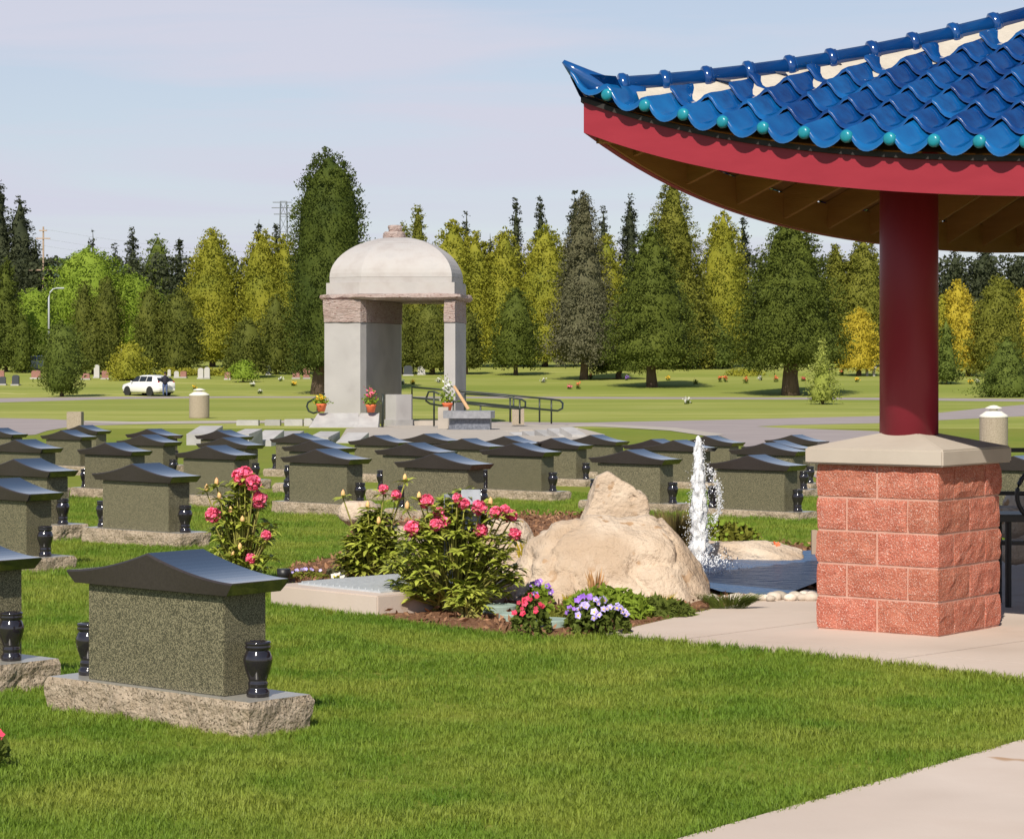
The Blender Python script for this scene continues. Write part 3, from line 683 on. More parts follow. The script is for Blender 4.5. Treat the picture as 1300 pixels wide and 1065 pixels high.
    for i in range(26):
        t = i / 25; px = 905 + 128 * t + random.uniform(-3, 3); py = 771 - 6 * t + random.uniform(-2.5, 2.5)
        X, Y, Z_ = gp(px, py); s = random.uniform(.02, .05)
        o = rock('pebble', None, (X, Y, .05), (s * 1.3, s, s * .8), [], 40 + i, mat=m_peb, sub=2, cat='pebble')
        tag(o, 'pale pebble on the rim of the pond by the pavement', 'pebble', 'pebbles along the pond rim')
boulders()
# ---------------------------------------------------------------- fountain jet
def fountain():
    m = bpy.data.materials.new('foaming_water'); m.use_nodes = True; nt = m.node_tree; P = nt.nodes['Principled BSDF']
    P.inputs['Base Color'].default_value = (.86, .87, .90, 1); P.inputs['Roughness'].default_value = .2; P.inputs['Subsurface Weight'].default_value = .2; P.inputs['Subsurface Radius'].default_value = (.05, .05, .05)
    tr = nt.nodes.new('ShaderNodeBsdfTransparent'); mx = nt.nodes.new('ShaderNodeMixShader'); n = nt.nodes.new('ShaderNodeTexNoise'); tc = nt.nodes.new('ShaderNodeTexCoord'); mp = nt.nodes.new('ShaderNodeMapping')
    mp.inputs['Scale'].default_value = (26, 26, 9); n.inputs['Scale'].default_value = 1.3; n.inputs['Detail'].default_value = 5; n.inputs['Roughness'].default_value = .65; mr = nt.nodes.new('ShaderNodeMapRange')
    mr.inputs['From Min'].default_value = .40; mr.inputs['From Max'].default_value = .56; mr.inputs['To Min'].default_value = .50; mr.inputs['To Max'].default_value = .0
    L = nt.links; L.new(tc.outputs['Object'], mp.inputs[0]); L.new(mp.outputs[0], n.inputs['Vector']); L.new(n.outputs['Fac'], mr.inputs['Value']); L.new(mr.outputs[0], mx.inputs[0])
    L.new(P.outputs[0], mx.inputs[1]); L.new(tr.outputs[0], mx.inputs[2]); L.new(mx.outputs[0], nt.nodes['Material Output'].inputs[0])
    x, y, z = at(888, 745, 19.2)
    root = thing('fountain', 'white foaming jet of water rising from the pond', 'fountain', (x, y, .03))
    H = 1.07; V = []; Fc = []; n_ = 24; m_ = 70
    for j in range(m_ + 1):
        t = j / m_; r = .013 + .062 * (1 - t) ** .6 if t < 1 else .004
        cx = .012 * (1 - t) - .01
        for i in range(n_):
            a = 2 * PI * i / n_; k = 1 + .62 * nz((math.cos(a) * 2.0, math.sin(a) * 2.0, t * 14), 1, 4); V.append((cx + r * k * math.cos(a), r * k * math.sin(a), H * t))
    for j in range(m_):
        for i in range(n_): i2 = (i + 1) % n_; Fc.append((j * n_ + i, j * n_ + i2, (j + 1) * n_ + i2, (j + 1) * n_ + i))
    obj('water_jet', V, Fc, m, root, smooth=True)
    m2 = M('water_drops', (.88, .89, .92), rough=.12, spec=.6)
    b = MB(); rs = random.Random(5)
    def drop(p, s):
        o = [Vector(p) + Vector(q) * s for q in ((1, 0, 0), (0, 1, 0), (-1, 0, 0), (0, -1, 0), (0, 0, 1.5), (0, 0, -1.5))]
        b.add((o, [(0, 1, 4), (1, 2, 4), (2, 3, 4), (3, 0, 4), (1, 0, 5), (2, 1, 5), (3, 2, 5), (0, 3, 5)]))
    for _ in range(2600):
        t = rs.random() ** .9; r = abs(rs.gauss(0, 1)) * (.015 + .045 * (1 - t)) + .05 * (1 - t) ** .6; a = rs.uniform(0, 2 * PI)
        drop((r * math.cos(a), r * math.sin(a), H * t * .97), rs.uniform(.0018, .0042))
    for _ in range(420):                       # the arm of falling drops on the right
        t = rs.random(); drop((.06 + .10 * math.sin(t * 2.6) ** .8 + rs.gauss(0, .014), rs.gauss(0, .03), .82 - .42 * t + rs.gauss(0, .02)), rs.uniform(.0022, .0055))
    for _ in range(700):
        a = rs.uniform(0, 2 * PI); r = .04 + abs(rs.gauss(0, .10)); drop((r * math.cos(a) + .04, r * math.sin(a) * 2.4 - .35, .05 + abs(rs.gauss(0, .05))), rs.uniform(.003, .008))
    tag(b.build('spray', m2, root), kind='stuff')
fountain()
# ---------------------------------------------------------------- domed shrine
def shrine():
    Y = 88.5; s = Y / F                        # metres per photo pixel there
    cx = (500 - PCX) * s; z0 = g(Y)
    def X(px): return (px - 500) * s
    def Z(py): return CAMZ - (py - HOR) * s - z0
    root = thing('domed_shrine', 'pale stone shrine with a faceted dome on heavy grey piers', 'shrine', (cx, Y, z0))
    def pier(name, plan, mat=m_marb):
        a = obj(name, *prism(plan, Z(560), Z(409.5)), mat, root)
        c = (sum(p[0] for p in plan) / len(plan), sum(p[1] for p in plan) / len(plan))
        big_ = [(c[0] + (x - c[0]) * 1.02, c[1] + (y - c[1]) * 1.02) for x, y in plan]
        V, Fc = prism(big_, 0, 1); bm = bmesh.new(); vv = [bm.verts.new((x, y, Z(409) + (Z(380.8) - Z(409)) * z)) for x, y, z in V]; [bm.faces.new([vv[i] for i in f]) for f in Fc]
        bmesh.ops.subdivide_edges(bm, edges=bm.edges[:], cuts=5, use_grid_fill=True)
        for v in bm.verts: v.co += Vector((1, 1, 0)) * .035 * nz(v.co, 1.8, 4)
        obj('pier_capital', *tobuf(bm), m_pink, root, smooth=False); return a
    pier('pier', [(X(412), -.05), (X(457.5), -.05), (X(464.5), .25), (X(501), 4.6), (X(501), 5.6), (X(440), 5.6), (X(412), 2.2)])
    pier('pier', [(X(564), -.05), (X(578), -.05), (X(588), 1.7), (X(588), 5.6), (X(572), 5.6), (X(566), 1.2)])
    def octo(k, inset=0): return [(X(456) * k, -k * .0 + inset), (X(577) * k, inset), (X(589) * k, 1.9 + inset * .5), (X(589) * k, 4.2), (X(577) * k, 6.0 - inset), (X(456) * k, 6.0 - inset), (X(411.5) * k, 4.6), (X(411.5) * k, 1.0 + inset * .5)]
    def ring(name, polys, mat, amp=0, cuts=0, smooth=False):
        V = [(x, y, z) for p, z in polys for x, y in p]; n = 8; m = len(polys)
        Fc = [(k * n + i, k * n + (i + 1) % n, (k + 1) * n + (i + 1) % n, (k + 1) * n + i) for k in range(m - 1) for i in range(n)] + [tuple(range(n - 1, -1, -1)), tuple((m - 1) * n + i for i in range(n))]
        bm = bmesh.new(); vv = [bm.verts.new(p) for p in V]; [bm.faces.new([vv[i] for i in f]) for f in Fc]
        if cuts: bmesh.ops.subdivide_edges(bm, edges=bm.edges[:], cuts=cuts, use_grid_fill=True)
        if amp:
            for v in bm.verts: v.co += Vector((1, 1, .8)) * amp * nz(v.co, 2.2, 4)
        return obj(name, *tobuf(bm), mat, root, smooth=smooth)
    c0 = (0.0, 3.0)
    def sc(poly, k): return [(c0[0] + (x - c0[0]) * k, c0[1] + (y - c0[1]) * k) for x, y in poly]
    base = octo(1)
    ring('cornice', [(sc(base, 1.055), Z(380.5)), (sc(base, 1.095), Z(377.5)), (sc(base, 1.085), Z(374.2)), (sc(base, 1.03), Z(373.2))], m_pink, .06, 4)
    ring('frieze', [(sc(base, 1.0), Z(373)), (sc(base, 1.0), Z(358.4))], m_marbp)
    ring('drum', [(sc(base, .95), Z(358.2)), (sc(base, .955), Z(351.5))], m_marbp)
    lay = []
    for j in range(15):
        t = j / 14; k = .955 * math.cos(t * 1.33) ** 1.1; zz = Z(351.3) + (Z(297.5) - Z(351.3)) * math.sin(t * 1.33) / math.sin(1.33); lay.append((sc(base, k), zz))
    ring('dome', lay[:11], m_marbp); ring('dome_crown', [(sc(base, .955 * math.cos(10 / 14 * 1.33) ** 1.1 - .012), lay[10][1] + .004)] + lay[11:], m_marbp)
    def drumf(name, x0, x1, y0, y1, amp):
        bm = bmesh.new(); r = (X(x1) - X(x0)) / 2; V, Fc = lathe([(r * .97, Z(y1)), (r, Z(y1) + .08), (r * .98, Z(y0) - .06), (r * .9, Z(y0))], 14, X((x0 + x1) / 2), 3.0)
        V = [Vector(v) * 1.0 + Vector((1, 1, .5)) * amp * nz(v, 3, 3) for v in V]; return obj(name, V, Fc, m_pink, root)
    drumf('finial_base', 481, 511, 289, 298.5, .05); drumf('finial_block', 486, 506.5, 281, 289.5, .07)
    # plinth and steps
    obj('plinth', *box(X(500), 3.0, (Z(556) + Z(563)) / 2, (X(640) - X(425)), 6.2, Z(549) - Z(563)), m_path, root)
    obj('step', *box(X(545), -1.0, (Z(551)) / 2 + .0, 3.2, 1.0, Z(546) - Z(558)), m_path, root)
    obj('step', *box(X(545), -.35, (Z(548)) / 2 + .05, 3.0, 1.2, Z(541) - Z(558)), m_path, root)
    for px0, px1, d in ((490, 506, 0), (506.5, 522, 1)): pass
    # dark stone on sloping base left
    def free(name, label, cat, px, Yd, builder, rot=0, group=None):
        t = thing(name, label, cat, ((px - PCX) / F * Yd, Yd, g(Yd)), rot, group); builder(t); return t
    def sz(Yd): return Yd / F
    Yd = 84.5; q = sz(Yd)
    def slope(x0, x1, ytop, ybot, yb2, name, label, Yd=84.5):
        q = sz(Yd); zt = CAMZ - (ytop - HOR) * q; zb = CAMZ - (ybot - HOR) * q; gz = g(Yd) - .15; xa, xb = (x0 - PCX) * q, (x1 - PCX) * q; sh = (x0 - x0) * q
        V = [(xa - .35, Yd - .9, gz), (xb, Yd - .9, gz), (xb, Yd + .6, gz), (xa, Yd + .6, gz), (xa - .35, Yd - .9, zb), (xb, Yd - .9, zb), (xb, Yd + .3, zt), (xa + .0, Yd + .3, zt)]
        tag(obj(name, V, [(3, 2, 1, 0), (0, 1, 5, 4), (1, 2, 6, 5), (2, 3, 7, 6), (3, 0, 4, 7), (4, 5, 6, 7)], m_plq), label, 'plaque', 'sloping grey plaques by the shrine')
    slope(403, 455, 524.5, 549, 0, 'sloping_plaque', 'left big sloping grey plaque at the foot of the shrine')
    slope(457.5, 481, 524.5, 549, 0, 'sloping_plaque', 'right big sloping grey plaque at the foot of the shrine', 84.52)
    def bx(nm, x0, x1, y0, y1, Yd, dep, mat, label, cat, group=None, bev=.01):
        q = sz(Yd); zt = CAMZ - (y0 - HOR) * q; zb = CAMZ - (y1 - HOR) * q
        o = obj(nm, *box(0, dep / 2, 0, (x1 - x0) * q, dep, zt - zb, bev), mat, loc=(((x0 + x1) / 2 - PCX) * q, Yd, (zt + zb) / 2)); tag(o, label, cat, group); return o
    # octagonal pedestal
    Yp = 87.3; q = sz(Yp); ped = thing('pedestal', 'faceted grey stone pedestal between the shrine piers', 'pedestal', ((506 - PCX) * q, Yp, g(Yp)))
    w = 16.5 * q; zt = CAMZ - (501 - HOR) * q - g(Yp)
    obj('pedestal_body', *prism([(-w, 0), (-w * .12, -.45), (w, -.1), (w, .9), (-w, .9)], 0, zt), m_marb, ped)
    obj('pedestal_foot', *prism([(-w * 1.1, -.05), (-w * .12, -.52), (w * 1.1, -.15), (w * 1.1, 1), (-w * 1.1, 1)], 0, .22), m_plq, ped)
    # granite table
    Yt = 80.0; q = sz(Yt); tb = thing('granite_table', 'dark blue granite altar table with grey faceted top in front of the shrine', 'table', ((596 - PCX) * q, Yt, g(Yt)))
    z1 = CAMZ - (531 - HOR) * q - g(Yt); z2 = CAMZ - (521.8 - HOR) * q - g(Yt)
    obj('table_body', *prism([((570 - 596) * q, .1), ((578 - 596) * q, -.15), ((622 - 596) * q, -.15), ((624 - 596) * q, .2), ((622 - 596) * q, .9), ((572 - 596) * q, .9)], 0, z1), m_dgr, tb)
    obj('table_top', *prism([((562.5 - 596) * q, .0), ((575 - 596) * q, -.35), ((623 - 596) * q, -.35), ((628 - 596) * q, .0), ((628 - 596) * q, 1), ((562.5 - 596) * q, 1)], z1 + .002, z2), m_grey, tb)
    rod = tube([((576 - 596) * q, .2, CAMZ - (490 - HOR) * q - g(Yt)), ((594.5 - 596) * q, .15, z2 + .06)], [.045, .06], 8)
    o = obj('wooden_pole', [(x + tb.location.x, y + Yt, z + g(Yt)) for x, y, z in rod[0]], rod[1], m_tan); tag(o, 'tan wooden pole leaning over the granite table', 'pole')
    bx('side_wall', 556, 569, 517, 548, 82, .5, m_path, 'low pale wall left of the granite table', 'wall')
    # flower pots
    def pot(px, py, Yd, label, fm, tall=.5):
        q = sz(Yd); t = thing('flower_pot', label, 'flower pot', ((px - PCX) * q, Yd, CAMZ - (py - HOR) * q), 0, 'potted flowers round the shrine')
        obj('pot', *lathe([(.12, 0), (.17, .2), (.19, .22), (.19, .27), (.15, .27)], 14), m_orange, t, smooth=True)
        Q = leafquads(220, lambda r: (r.gauss(0, .13), r.gauss(0, .1), .28 + abs(r.gauss(0, tall * .4))), .06, 11); quads('leaves', Q, m_f['bright'], t)
        Q = leafquads(26, lambda r: (r.gauss(0, .1), r.gauss(0, .08) - .05, .28 + abs(r.gauss(tall * .75, tall * .25))), .10, 12); quads('blossoms', Q, fm, t)
    pot(408, 522.5, 84.6, 'orange pot of low flowers at the left of the shrine', m_y, .25)
    pot(471, 523.5, 84.6, 'orange pot with a pink bloom between plaque and pier', m_pinkf, .5)
    pot(568, 521.5, 83.9, 'red pot of tall white flowers by the right pier', m_w, .75)
    # handrails
    def rail(label, pts, Yd0, Yd1, posts, group='dark handrails round the shrine'):
        n = len(pts); P = []
        for i, (px, py) in enumerate(pts):
            Yd = Yd0 + (Yd1 - Yd0) * i / (n - 1); P.append(Vector(at(px, py, Yd)))
        t = thing('handrail', label, 'handrail', (P[0].x, P[0].y, g(P[0].y)), 0, group); o0 = t.location
        obj('rail_bar', *tube([p - o0 for p in P], .035, 8), m_rail, t, smooth=True)
        for (i, f_, yb) in posts:
            p = P[i].lerp(P[min(i + 1, n - 1)], f_); b = MB(); q = p.y / F; zb = CAMZ - (yb - HOR) * q
            b.add(tube([p - o0, Vector((p.x, p.y, zb)) - o0], .032, 8)); b.build('post', m_rail, t, smooth=True)
        return t
    rail('long dark handrail running right from the shrine', [(523, 505), (523, 491.5), (560, 494.5), (640, 501), (700, 507), (711, 508.5), (714.5, 512), (714, 518.5), (708, 521.5), (650, 516), (600, 511), (524, 505)], 90, 86,
         [(2, .15, 535), (3, .2, 535), (3, .75, 536), (4, .0, 538), (9, .8, 537)])
    rail('shorter dark handrail in front of the long one', [(590, 500), (640, 503), (662, 507), (667, 510), (667, 516), (660, 519), (625, 516), (590, 512)], 84.5, 83.8, [(0, .0, 532), (1, .35, 536), (1, .9, 538)])
    rail('short stair handrail beside the pedestal', [(541, 506), (544, 497.5), (551, 497), (560, 501), (572, 510), (560, 515), (546, 512.5), (541, 509), (541, 505)], 84.2, 83.6, [(2, .0, 541), (4, -.3, 545)])
    rail('small dark handrail left of the shrine', [(412, 500), (403, 504), (391, 511), (389.5, 516), (392, 522), (398, 524.5), (406, 522)], 87, 86, [(1, .0, 522)])
    rail('dark handrail against the left pier', [(486, 500), (486, 515), (485, 545)], 84, 84, [(0, .0, 548)])
    # small plaques and blocks
    k = 0
    labs = ['first', 'second', 'third', 'fourth']
    for i, (x0, x1, y0, y1) in enumerate([(300, 328, 533.5, 544), (336, 355.5, 533, 543), (361, 384, 532.5, 541), (386, 400, 531.5, 540)]):
        bx('stone_block', x0, x1, y0, y1 + 1.5, 87.5 - i * .3, .5, m_plq, labs[i] + ' grey block from the left in the row left of the shrine', 'stone', 'grey stone blocks left of the shrine')
    def tilt(x0, x1, y0, y1, Yd, label, sk=.25):
        q = sz(Yd); gz = CAMZ - (y1 - HOR) * q - .25; zt = CAMZ - (y0 - HOR) * q; zb = CAMZ - (y1 - 1.5 - HOR) * q; xa, xb = (x0 - PCX) * q, (x1 - PCX) * q
        V = [(xa, Yd - .35, gz), (xb, Yd - .35, gz), (xb + sk, Yd + .5, gz), (xa + sk, Yd + .5, gz), (xa, Yd - .35, zb), (xb, Yd - .35, zb), (xb + sk, Yd + .4, zt), (xa + sk, Yd + .4, zt)]
        tag(obj('tilted_plaque', V, [(3, 2, 1, 0), (0, 1, 5, 4), (1, 2, 6, 5), (2, 3, 7, 6), (3, 0, 4, 7), (4, 5, 6, 7)], m_plq), label, 'plaque', 'tilted grey plaques on the lawn')
    for a in [(239, 268, 541, 552, 62, 'tilted plaque behind the overlapping pair of black lids'), (296, 318, 545, 552, 60, 'tilted plaque just right of the rearmost left lid'), (321, 346, 546.5, 560, 61, 'largest tilted plaque on the grass left of the shrine'),
              (347, 372, 547.5, 556, 63, 'tilted plaque left of the shrine behind the black lid'), (393, 418, 548, 556, 64, 'tilted plaque under the left end of the big plaque'), (428, 455, 549.5, 562, 64, 'tilted plaque under the joint of the big plaques')]: tilt(*a)
    for i in range(5):
        tilt(662 + 16 * i, 680 + 16 * i, 549 - 1.6 * i, 558.5 - 1.4 * i, 72 - i * .5, labs[i] + ' pale plaque of the row right of the table' if i < 4 else 'last pale plaque of the row right of the table', -.35)
    for i in range(5):
        bx('kerb_block', 640 + 19 * i, 658 + 19 * i, 546.5 - .8 * i, 551 - .6 * i, 78, .4, m_path, (labs + ['fifth'])[i] + ' pale kerb block behind the right row of plaques', 'kerb block', 'pale kerb blocks right of the shrine')
    # bins and post
    def can(px, ytop, ybot, hw, label, flat=False):
        Yd = zof(ybot); q = sz(Yd); h = (ybot - ytop) * q; t = thing('litter_bin', label, 'litter bin', ((px - PCX) * q, Yd, g(Yd)), 0, 'round stone litter bins'); r = hw * q
        hb = h * .76 if not flat else h
        obj('bin_body', *lathe([(r * .96, 0), (r, .05), (r, hb)], 28), m_can, t, smooth=False)
        if not flat:
            obj('bin_lid', *lathe([(r * 1.02, hb + .002), (r * 1.02, hb + .03 * h), (r * .55, hb + h * .12), (r * .3, hb + h * .13), (r * .3, hb + h * .17)], 28), m_canl, t, smooth=False)
            obj('lid_cap', *lathe([(r * .6, hb + h * .172), (r * .6, hb + h * .19), (r * .2, hb + h * .235), (.01, hb + h * .24)], 20), m_canl, t, smooth=False)
    can(253, 493, 531, 12.8, 'round stone bin with cream lid on the grass left of the shrine')
    can(1261.5, 514.5, 578, 17.8, 'round stone bin with cream lid right of the maroon column')
    bx('concrete_post', 84.5, 103, 523, 545, 70, .45, m_can, 'square concrete post behind the left monuments', 'post')
    bx('square_bin', 650, 665.5, 519, 539.5, 86, .5, m_can, 'square brown stone bin behind the handrail', 'litter bin')
# small card clouds -------------------------------------------------------
def leafquads(n, pos, size, seed, long=1.6, nrm=None, jit=.35):
    rs = random.Random(seed); Q = np.zeros((n, 4, 3))
    for i in range(n):
        p = Vector(pos(rs)); a = Vector((rs.gauss(0, 1), rs.gauss(0, 1), rs.gauss(0, 1))).normalized(); b = a.cross(Vector((rs.gauss(0, 1), rs.gauss(0, 1), rs.gauss(0, 1)))).normalized()
        s = size * rs.uniform(1 - jit, 1 + jit); a *= s * long * .5; b *= s * .5
        Q[i] = [p - a, p - b * .9, p + a, p + b * .9]
    return Q
shrine()
# ---------------------------------------------------------------- trees
def unit(v): return v / (np.linalg.norm(v, axis=-1, keepdims=True) + 1e-9)
def crown_prof(kind, t):
    if kind == 'cone': return np.minimum(1, (1 - t) ** .66 * 1.12) * np.clip(.74 + t * 3, 0, 1)
    if kind == 'fir': return (1 - t) ** .80 * np.clip(.8 + t * 3, 0, 1) * (.84 + .16 * np.sin(t * 46))
    if kind == 'column': return np.clip((1 - t) * 2.6, 0, 1) ** .62 * np.clip(.80 + t * 1.2, 0, 1)
    if kind == 'thuja': return np.clip(1 - t ** 2.9, 0, 1) ** .78 * np.clip(.90 + t * 1.2, 0, 1)
    if kind == 'full': return np.clip(1 - t ** 5.5, 0, 1) ** .68 * np.clip(.93 + t * .6, 0, 1)
    if kind == 'round': return np.sqrt(np.clip(1 - (2 * t - 1) ** 2, 0, 1)) ** .8
    if kind == 'dome': return np.clip(1 - t ** 2.4, 0, 1) ** .6
    if kind == 'broad': return np.sqrt(np.clip(1 - (1.9 * t - .85) ** 2, 0, 1)) ** .9
    if kind == 'vase': return np.clip(.35 + 1.5 * t, 0, 1) * np.sqrt(np.clip(1 - t ** 3, 0, 1))
def vnoise(P, s, seed):
    return np.array([noise.noise(Vector((p[0] * s + seed * 3.3, p[1] * s, p[2] * s))) for p in P])
def crown(kind, H, Rd, ncl, per, size, seed, droop=.3, lump=.16, ragged=.1, depth=.30, flat=.6, tilt=.35):
    rg = np.random.default_rng(seed)
    t = rg.random(ncl * 4); w = crown_prof(kind, t); keep = rg.random(ncl * 4) < (w + .06) / 1.06; t = t[keep][:ncl]; n = len(t); w = crown_prof(kind, t)
    a = rg.random(n) * 2 * PI; C = np.stack([np.cos(a), np.sin(a), t * H / Rd * .5], 1)
    lum = 1 + lump * vnoise(C, 2.3, seed) * 1.3 + ragged * 1.7 * vnoise(C * np.array([1, 1, 1.6]), 5.5, seed + 5)
    rr = Rd * w * lum * (1 - depth * rg.random(n) ** 2.2)
    P = np.stack([rr * np.cos(a), rr * np.sin(a), t * H + rg.normal(0, .02, n) * H * .3], 1)
    out = np.stack([np.cos(a), np.sin(a), np.full(n, .25) + t * .5], 1)
    n2 = n * per; idx = np.repeat(np.arange(n), per); cs = size * 1.75
    off = rg.normal(0, 1, (n2, 3)) * cs * np.array([1, 1, .55]) * (.35 + .65 * w[idx])[:, None]; Q = P[idx] + off
    o = unit(out[idx] + rg.normal(0, .55, (n2, 3))); down = np.array([0, 0, -1.0])
    ax = unit(o * (1 - abs(droop)) + down * droop + rg.normal(0, .35, (n2, 3))); nrm = unit(np.array([0, 0, 1.0]) * flat + out[idx] * (1 - flat) + rg.normal(0, tilt, (n2, 3)))
    b = unit(np.cross(nrm, ax)); s = size * rg.uniform(.55, 1.35, (n2, 1)); A = ax * s * .85; B = b * s * .5
    return np.stack([Q - A * .6, Q - B * .75, Q + A * .8, Q + B * .75], 1)
NT = [0]
def tree(px, hw, ytop, ybase, Yd, kind, fol_, label, cat='tree', trunkto=None, tw=None, group=None, dens=1.0, size=None, pxt=None, name=None, **kw):
    q = Yd / F; gz = g(Yd); NT[0] += 1; seed = NT[0]
    H = (ybase - ytop) * q; Rd = hw * q * (1.4 if kind == 'fir' else 1.2 if kind in ('thuja', 'cone') else 1.0); zb = CAMZ - (ybase - HOR) * q
    x = (px - PCX) * q; root = thing(name or {'round': 'round_shrub', 'dome': 'round_shrub', 'broad': 'leafy_tree', 'vase': 'leafy_tree', 'column': 'columnar_yew'}.get(kind, 'conifer_tree'), label, cat, (x, Yd, gz), 0, group)
    size = size or (2.45 * q)
    prm = dict(cone=dict(droop=.35, lump=.15, ragged=.15, flat=.4, tilt=.3), fir=dict(droop=.25, lump=.12, ragged=.22, flat=.6, tilt=.35), thuja=dict(droop=-.25, lump=.13, ragged=.12, flat=.3, tilt=.3, depth=.34), full=dict(droop=-.2, lump=.10, ragged=.14, flat=.35, tilt=.3, depth=.34), column=dict(droop=-.5, lump=.08, ragged=.08, flat=.2, tilt=.28, depth=.26),
               round=dict(droop=-.2, lump=.10, ragged=.06, flat=.2), dome=dict(droop=-.2, lump=.08, ragged=.05, flat=.2), broad=dict(droop=.1, lump=.34, ragged=.16, flat=.5, depth=.45), vase=dict(droop=-.3, lump=.3, ragged=.2, flat=.5, depth=.6))[kind]
    prm.update(kw)
    surf = 2 * PI * Rd * H * .62; ncl = int(dens * surf / (size * size * 4.4)); ncl = max(60, min(ncl, 2100))
    Q = crown(kind, H, Rd, ncl, 15, size, seed, **prm); Q[:, :, 2] += zb - gz
    cr = quads('crown', Q, m_f[fol_], root)
    # inner mass so that the crown is closed
    pr = [(max(.02, Rd * (.84 if kind == 'full' else .76) * float(crown_prof(kind, np.array(t)))), zb - gz + H * (.03 + .94 * t)) for t in np.linspace(0, 1, 13)]
    if kind not in ('vase',):
        V, Fc = lathe(pr, 12); V = [Vector(v) * (1 + 0) + Vector((1, 1, 0)) * Rd * .15 * nz(v, .6) for v in V]; obj('inner_foliage', V, Fc, m_f[fol_], root, smooth=True)
    h0 = zb - gz; tr = (tw or hw * .10) * q
    ox = ((pxt or px) - px) * q; P = [(ox, 0, -.2)] + [(ox * (1 - j * .12) + (.03 * Rd) * math.sin(j * 2.1 + seed), 0, h0 * j / 3 + H * .2 * j / 3) for j in (1, 2, 3)] + [(0, 0, h0 + H * (.45 if kind in ('vase', 'broad') else .9))]
    tm = MB(); tm.add(tube(P, [tr * 1.35, tr * 1.02, tr * .95, tr * .9, tr * .12], 9)); rs = random.Random(seed)
    for j in range(7):
        a = rs.uniform(0, 2 * PI); zz = h0 + H * rs.uniform(.08, .5); rr = Rd * rs.uniform(.3, .6); tm.add(tube([(0, 0, zz), (rr * .5 * math.cos(a), rr * .5 * math.sin(a), zz + rr * .25), (rr * math.cos(a), rr * math.sin(a), zz + rr * .35)], [tr * .35, tr * .22, tr * .08], 5))
    tm.build('trunk', m_bark, root, smooth=True); return root
GB = 'dark firs beyond the cemetery'; GG = 'golden green conifers along the back'; GYW = 'clipped dark yews'
# farthest dark firs, heads above the rest
for a in [(118, 7, 288, 440, 'thin fir spike above the bright maple'), (146, 5, 306, 440, 'tiny fir tip left of the broad fir'), (168, 19, 290, 440, 'broad dark fir right of the bright maple'), (228, 12, 302, 440, 'grey fir left of the golden trees'),
          (281, 6, 290, 440, 'small fir tip behind the golden tree'), (329, 10, 274, 430, 'leaning dark fir tip left of the tall tree'), (351, 9, 284, 430, 'small dark fir tip next to the pylon'), (592, 9, 264, 430, 'dark fir tip right of the dome'),
          (622, 8, 292, 430, 'low dark fir tip between golden trees'), (655, 14, 250, 430, 'bushy dark fir tip, left of the pair'), (686, 15, 249, 430, 'bushy dark fir tip, right of the pair'), (730, 20, 244, 430, 'dark fir just behind the grey spruce'),
          (766, 14, 262, 430, 'dark fir right of the grey spruce'), (800, 22, 246, 440, 'ragged dark fir behind the tall olive tree'), (905, 14, 288, 440, 'dark fir behind the narrow golden tree'), (943, 14, 274, 440, 'dark fir close under the eave'),
          (26, 27, 246, 455, 'tall dark fir at the left edge'), (-2, 27, 230, 455, 'tallest dark fir cut by the left edge'), (45, 15, 300, 455, 'shorter dark fir beside the utility pole'), (62, 16, 345, 455, 'low dark fir right of the utility pole'),
          (1212, 30, 318, 455, 'dark fir right of the maroon column'), (1250, 34, 312, 455, 'wide dark fir behind the golden yew'), (1292, 30, 322, 455, 'dark fir at the right edge')]:
    tree(a[0], a[1], a[2], a[3], 330, 'cone' if a[0] < 60 or a[0] > 1200 else 'fir', 'fir', a[4], 'fir tree', group=GB, dens=.8, size=.30)
tree(200, 22, 297, 440, 320, 'broad', 'mid', 'round grey green tree among the far firs', 'tree', dens=.7)
for a in [(530, 15, 259, 452, 'thuja', 'olive', 'narrow pointed olive conifer right of the dome'), (512, 13, 282, 452, 'thuja', 'olive', 'low olive conifer touching the dome'), (270, 33, 289, 452, 'thuja', 'gold', 'golden green conifer with the forked top, left of the tall tree'),
          (334, 32, 292, 452, 'thuja', 'gold', 'broad golden green conifer close to the tall tree'), (362, 22, 298, 452, 'thuja', 'gold', 'golden green conifer touching the tall tree'), (575, 36, 279, 456, 'thuja', 'gold', 'golden green conifer right of the dome'), (604, 26, 292, 458, 'thuja', 'gold', 'golden green conifer behind the right pier'),
          (641, 28, 288, 458, 'thuja', 'gold', 'golden green conifer left behind the clipped green cone'), (692, 35, 284, 458, 'thuja', 'gold', 'broad golden green conifer left of the grey spruce'), (770, 24, 296, 458, 'thuja', 'gold', 'golden green conifer right of the grey spruce'),
          (918, 29, 267, 462, 'thuja', 'gold', 'tall narrow golden green conifer under the eave'), (1096, 42, 296, 462, 'cone', 'olive', 'olive conifer left of the maroon column'), (1062, 26, 305, 462, 'cone', 'olive', 'olive conifer behind the big dark conifer'),
          (268, 24, 405, 458, 'dome', 'gold', 'low golden bush under the golden conifers'), (1216, 22, 356, 458, 'thuja', 'yellow', 'taller golden conifer right of the maroon column'), (1297, 14, 366, 458, 'thuja', 'yellow', 'golden conifer cut by the right edge'), (1196, 12, 372, 458, 'thuja', 'gold', 'golden conifer partly behind the maroon column')]:
    tree(*a[:4], 245, a[4], a[5], a[6], 'conifer', group=GG if a[5] == 'gold' else None)
tree(112, 50, 312, 445, 262, 'broad', 'bright', 'bright green spreading maple behind the yews', 'tree', dens=1.1, lump=.4, droop=.3)
tree(165, 38, 345, 445, 264, 'broad', 'bright', 'lower right bright green maple crown', 'tree', dens=.9, lump=.4, droop=.3)
tree(44, 32, 364, 462, 232, 'broad', 'bright', 'light green leafy tree below the utility pole', 'tree', dens=1.1)
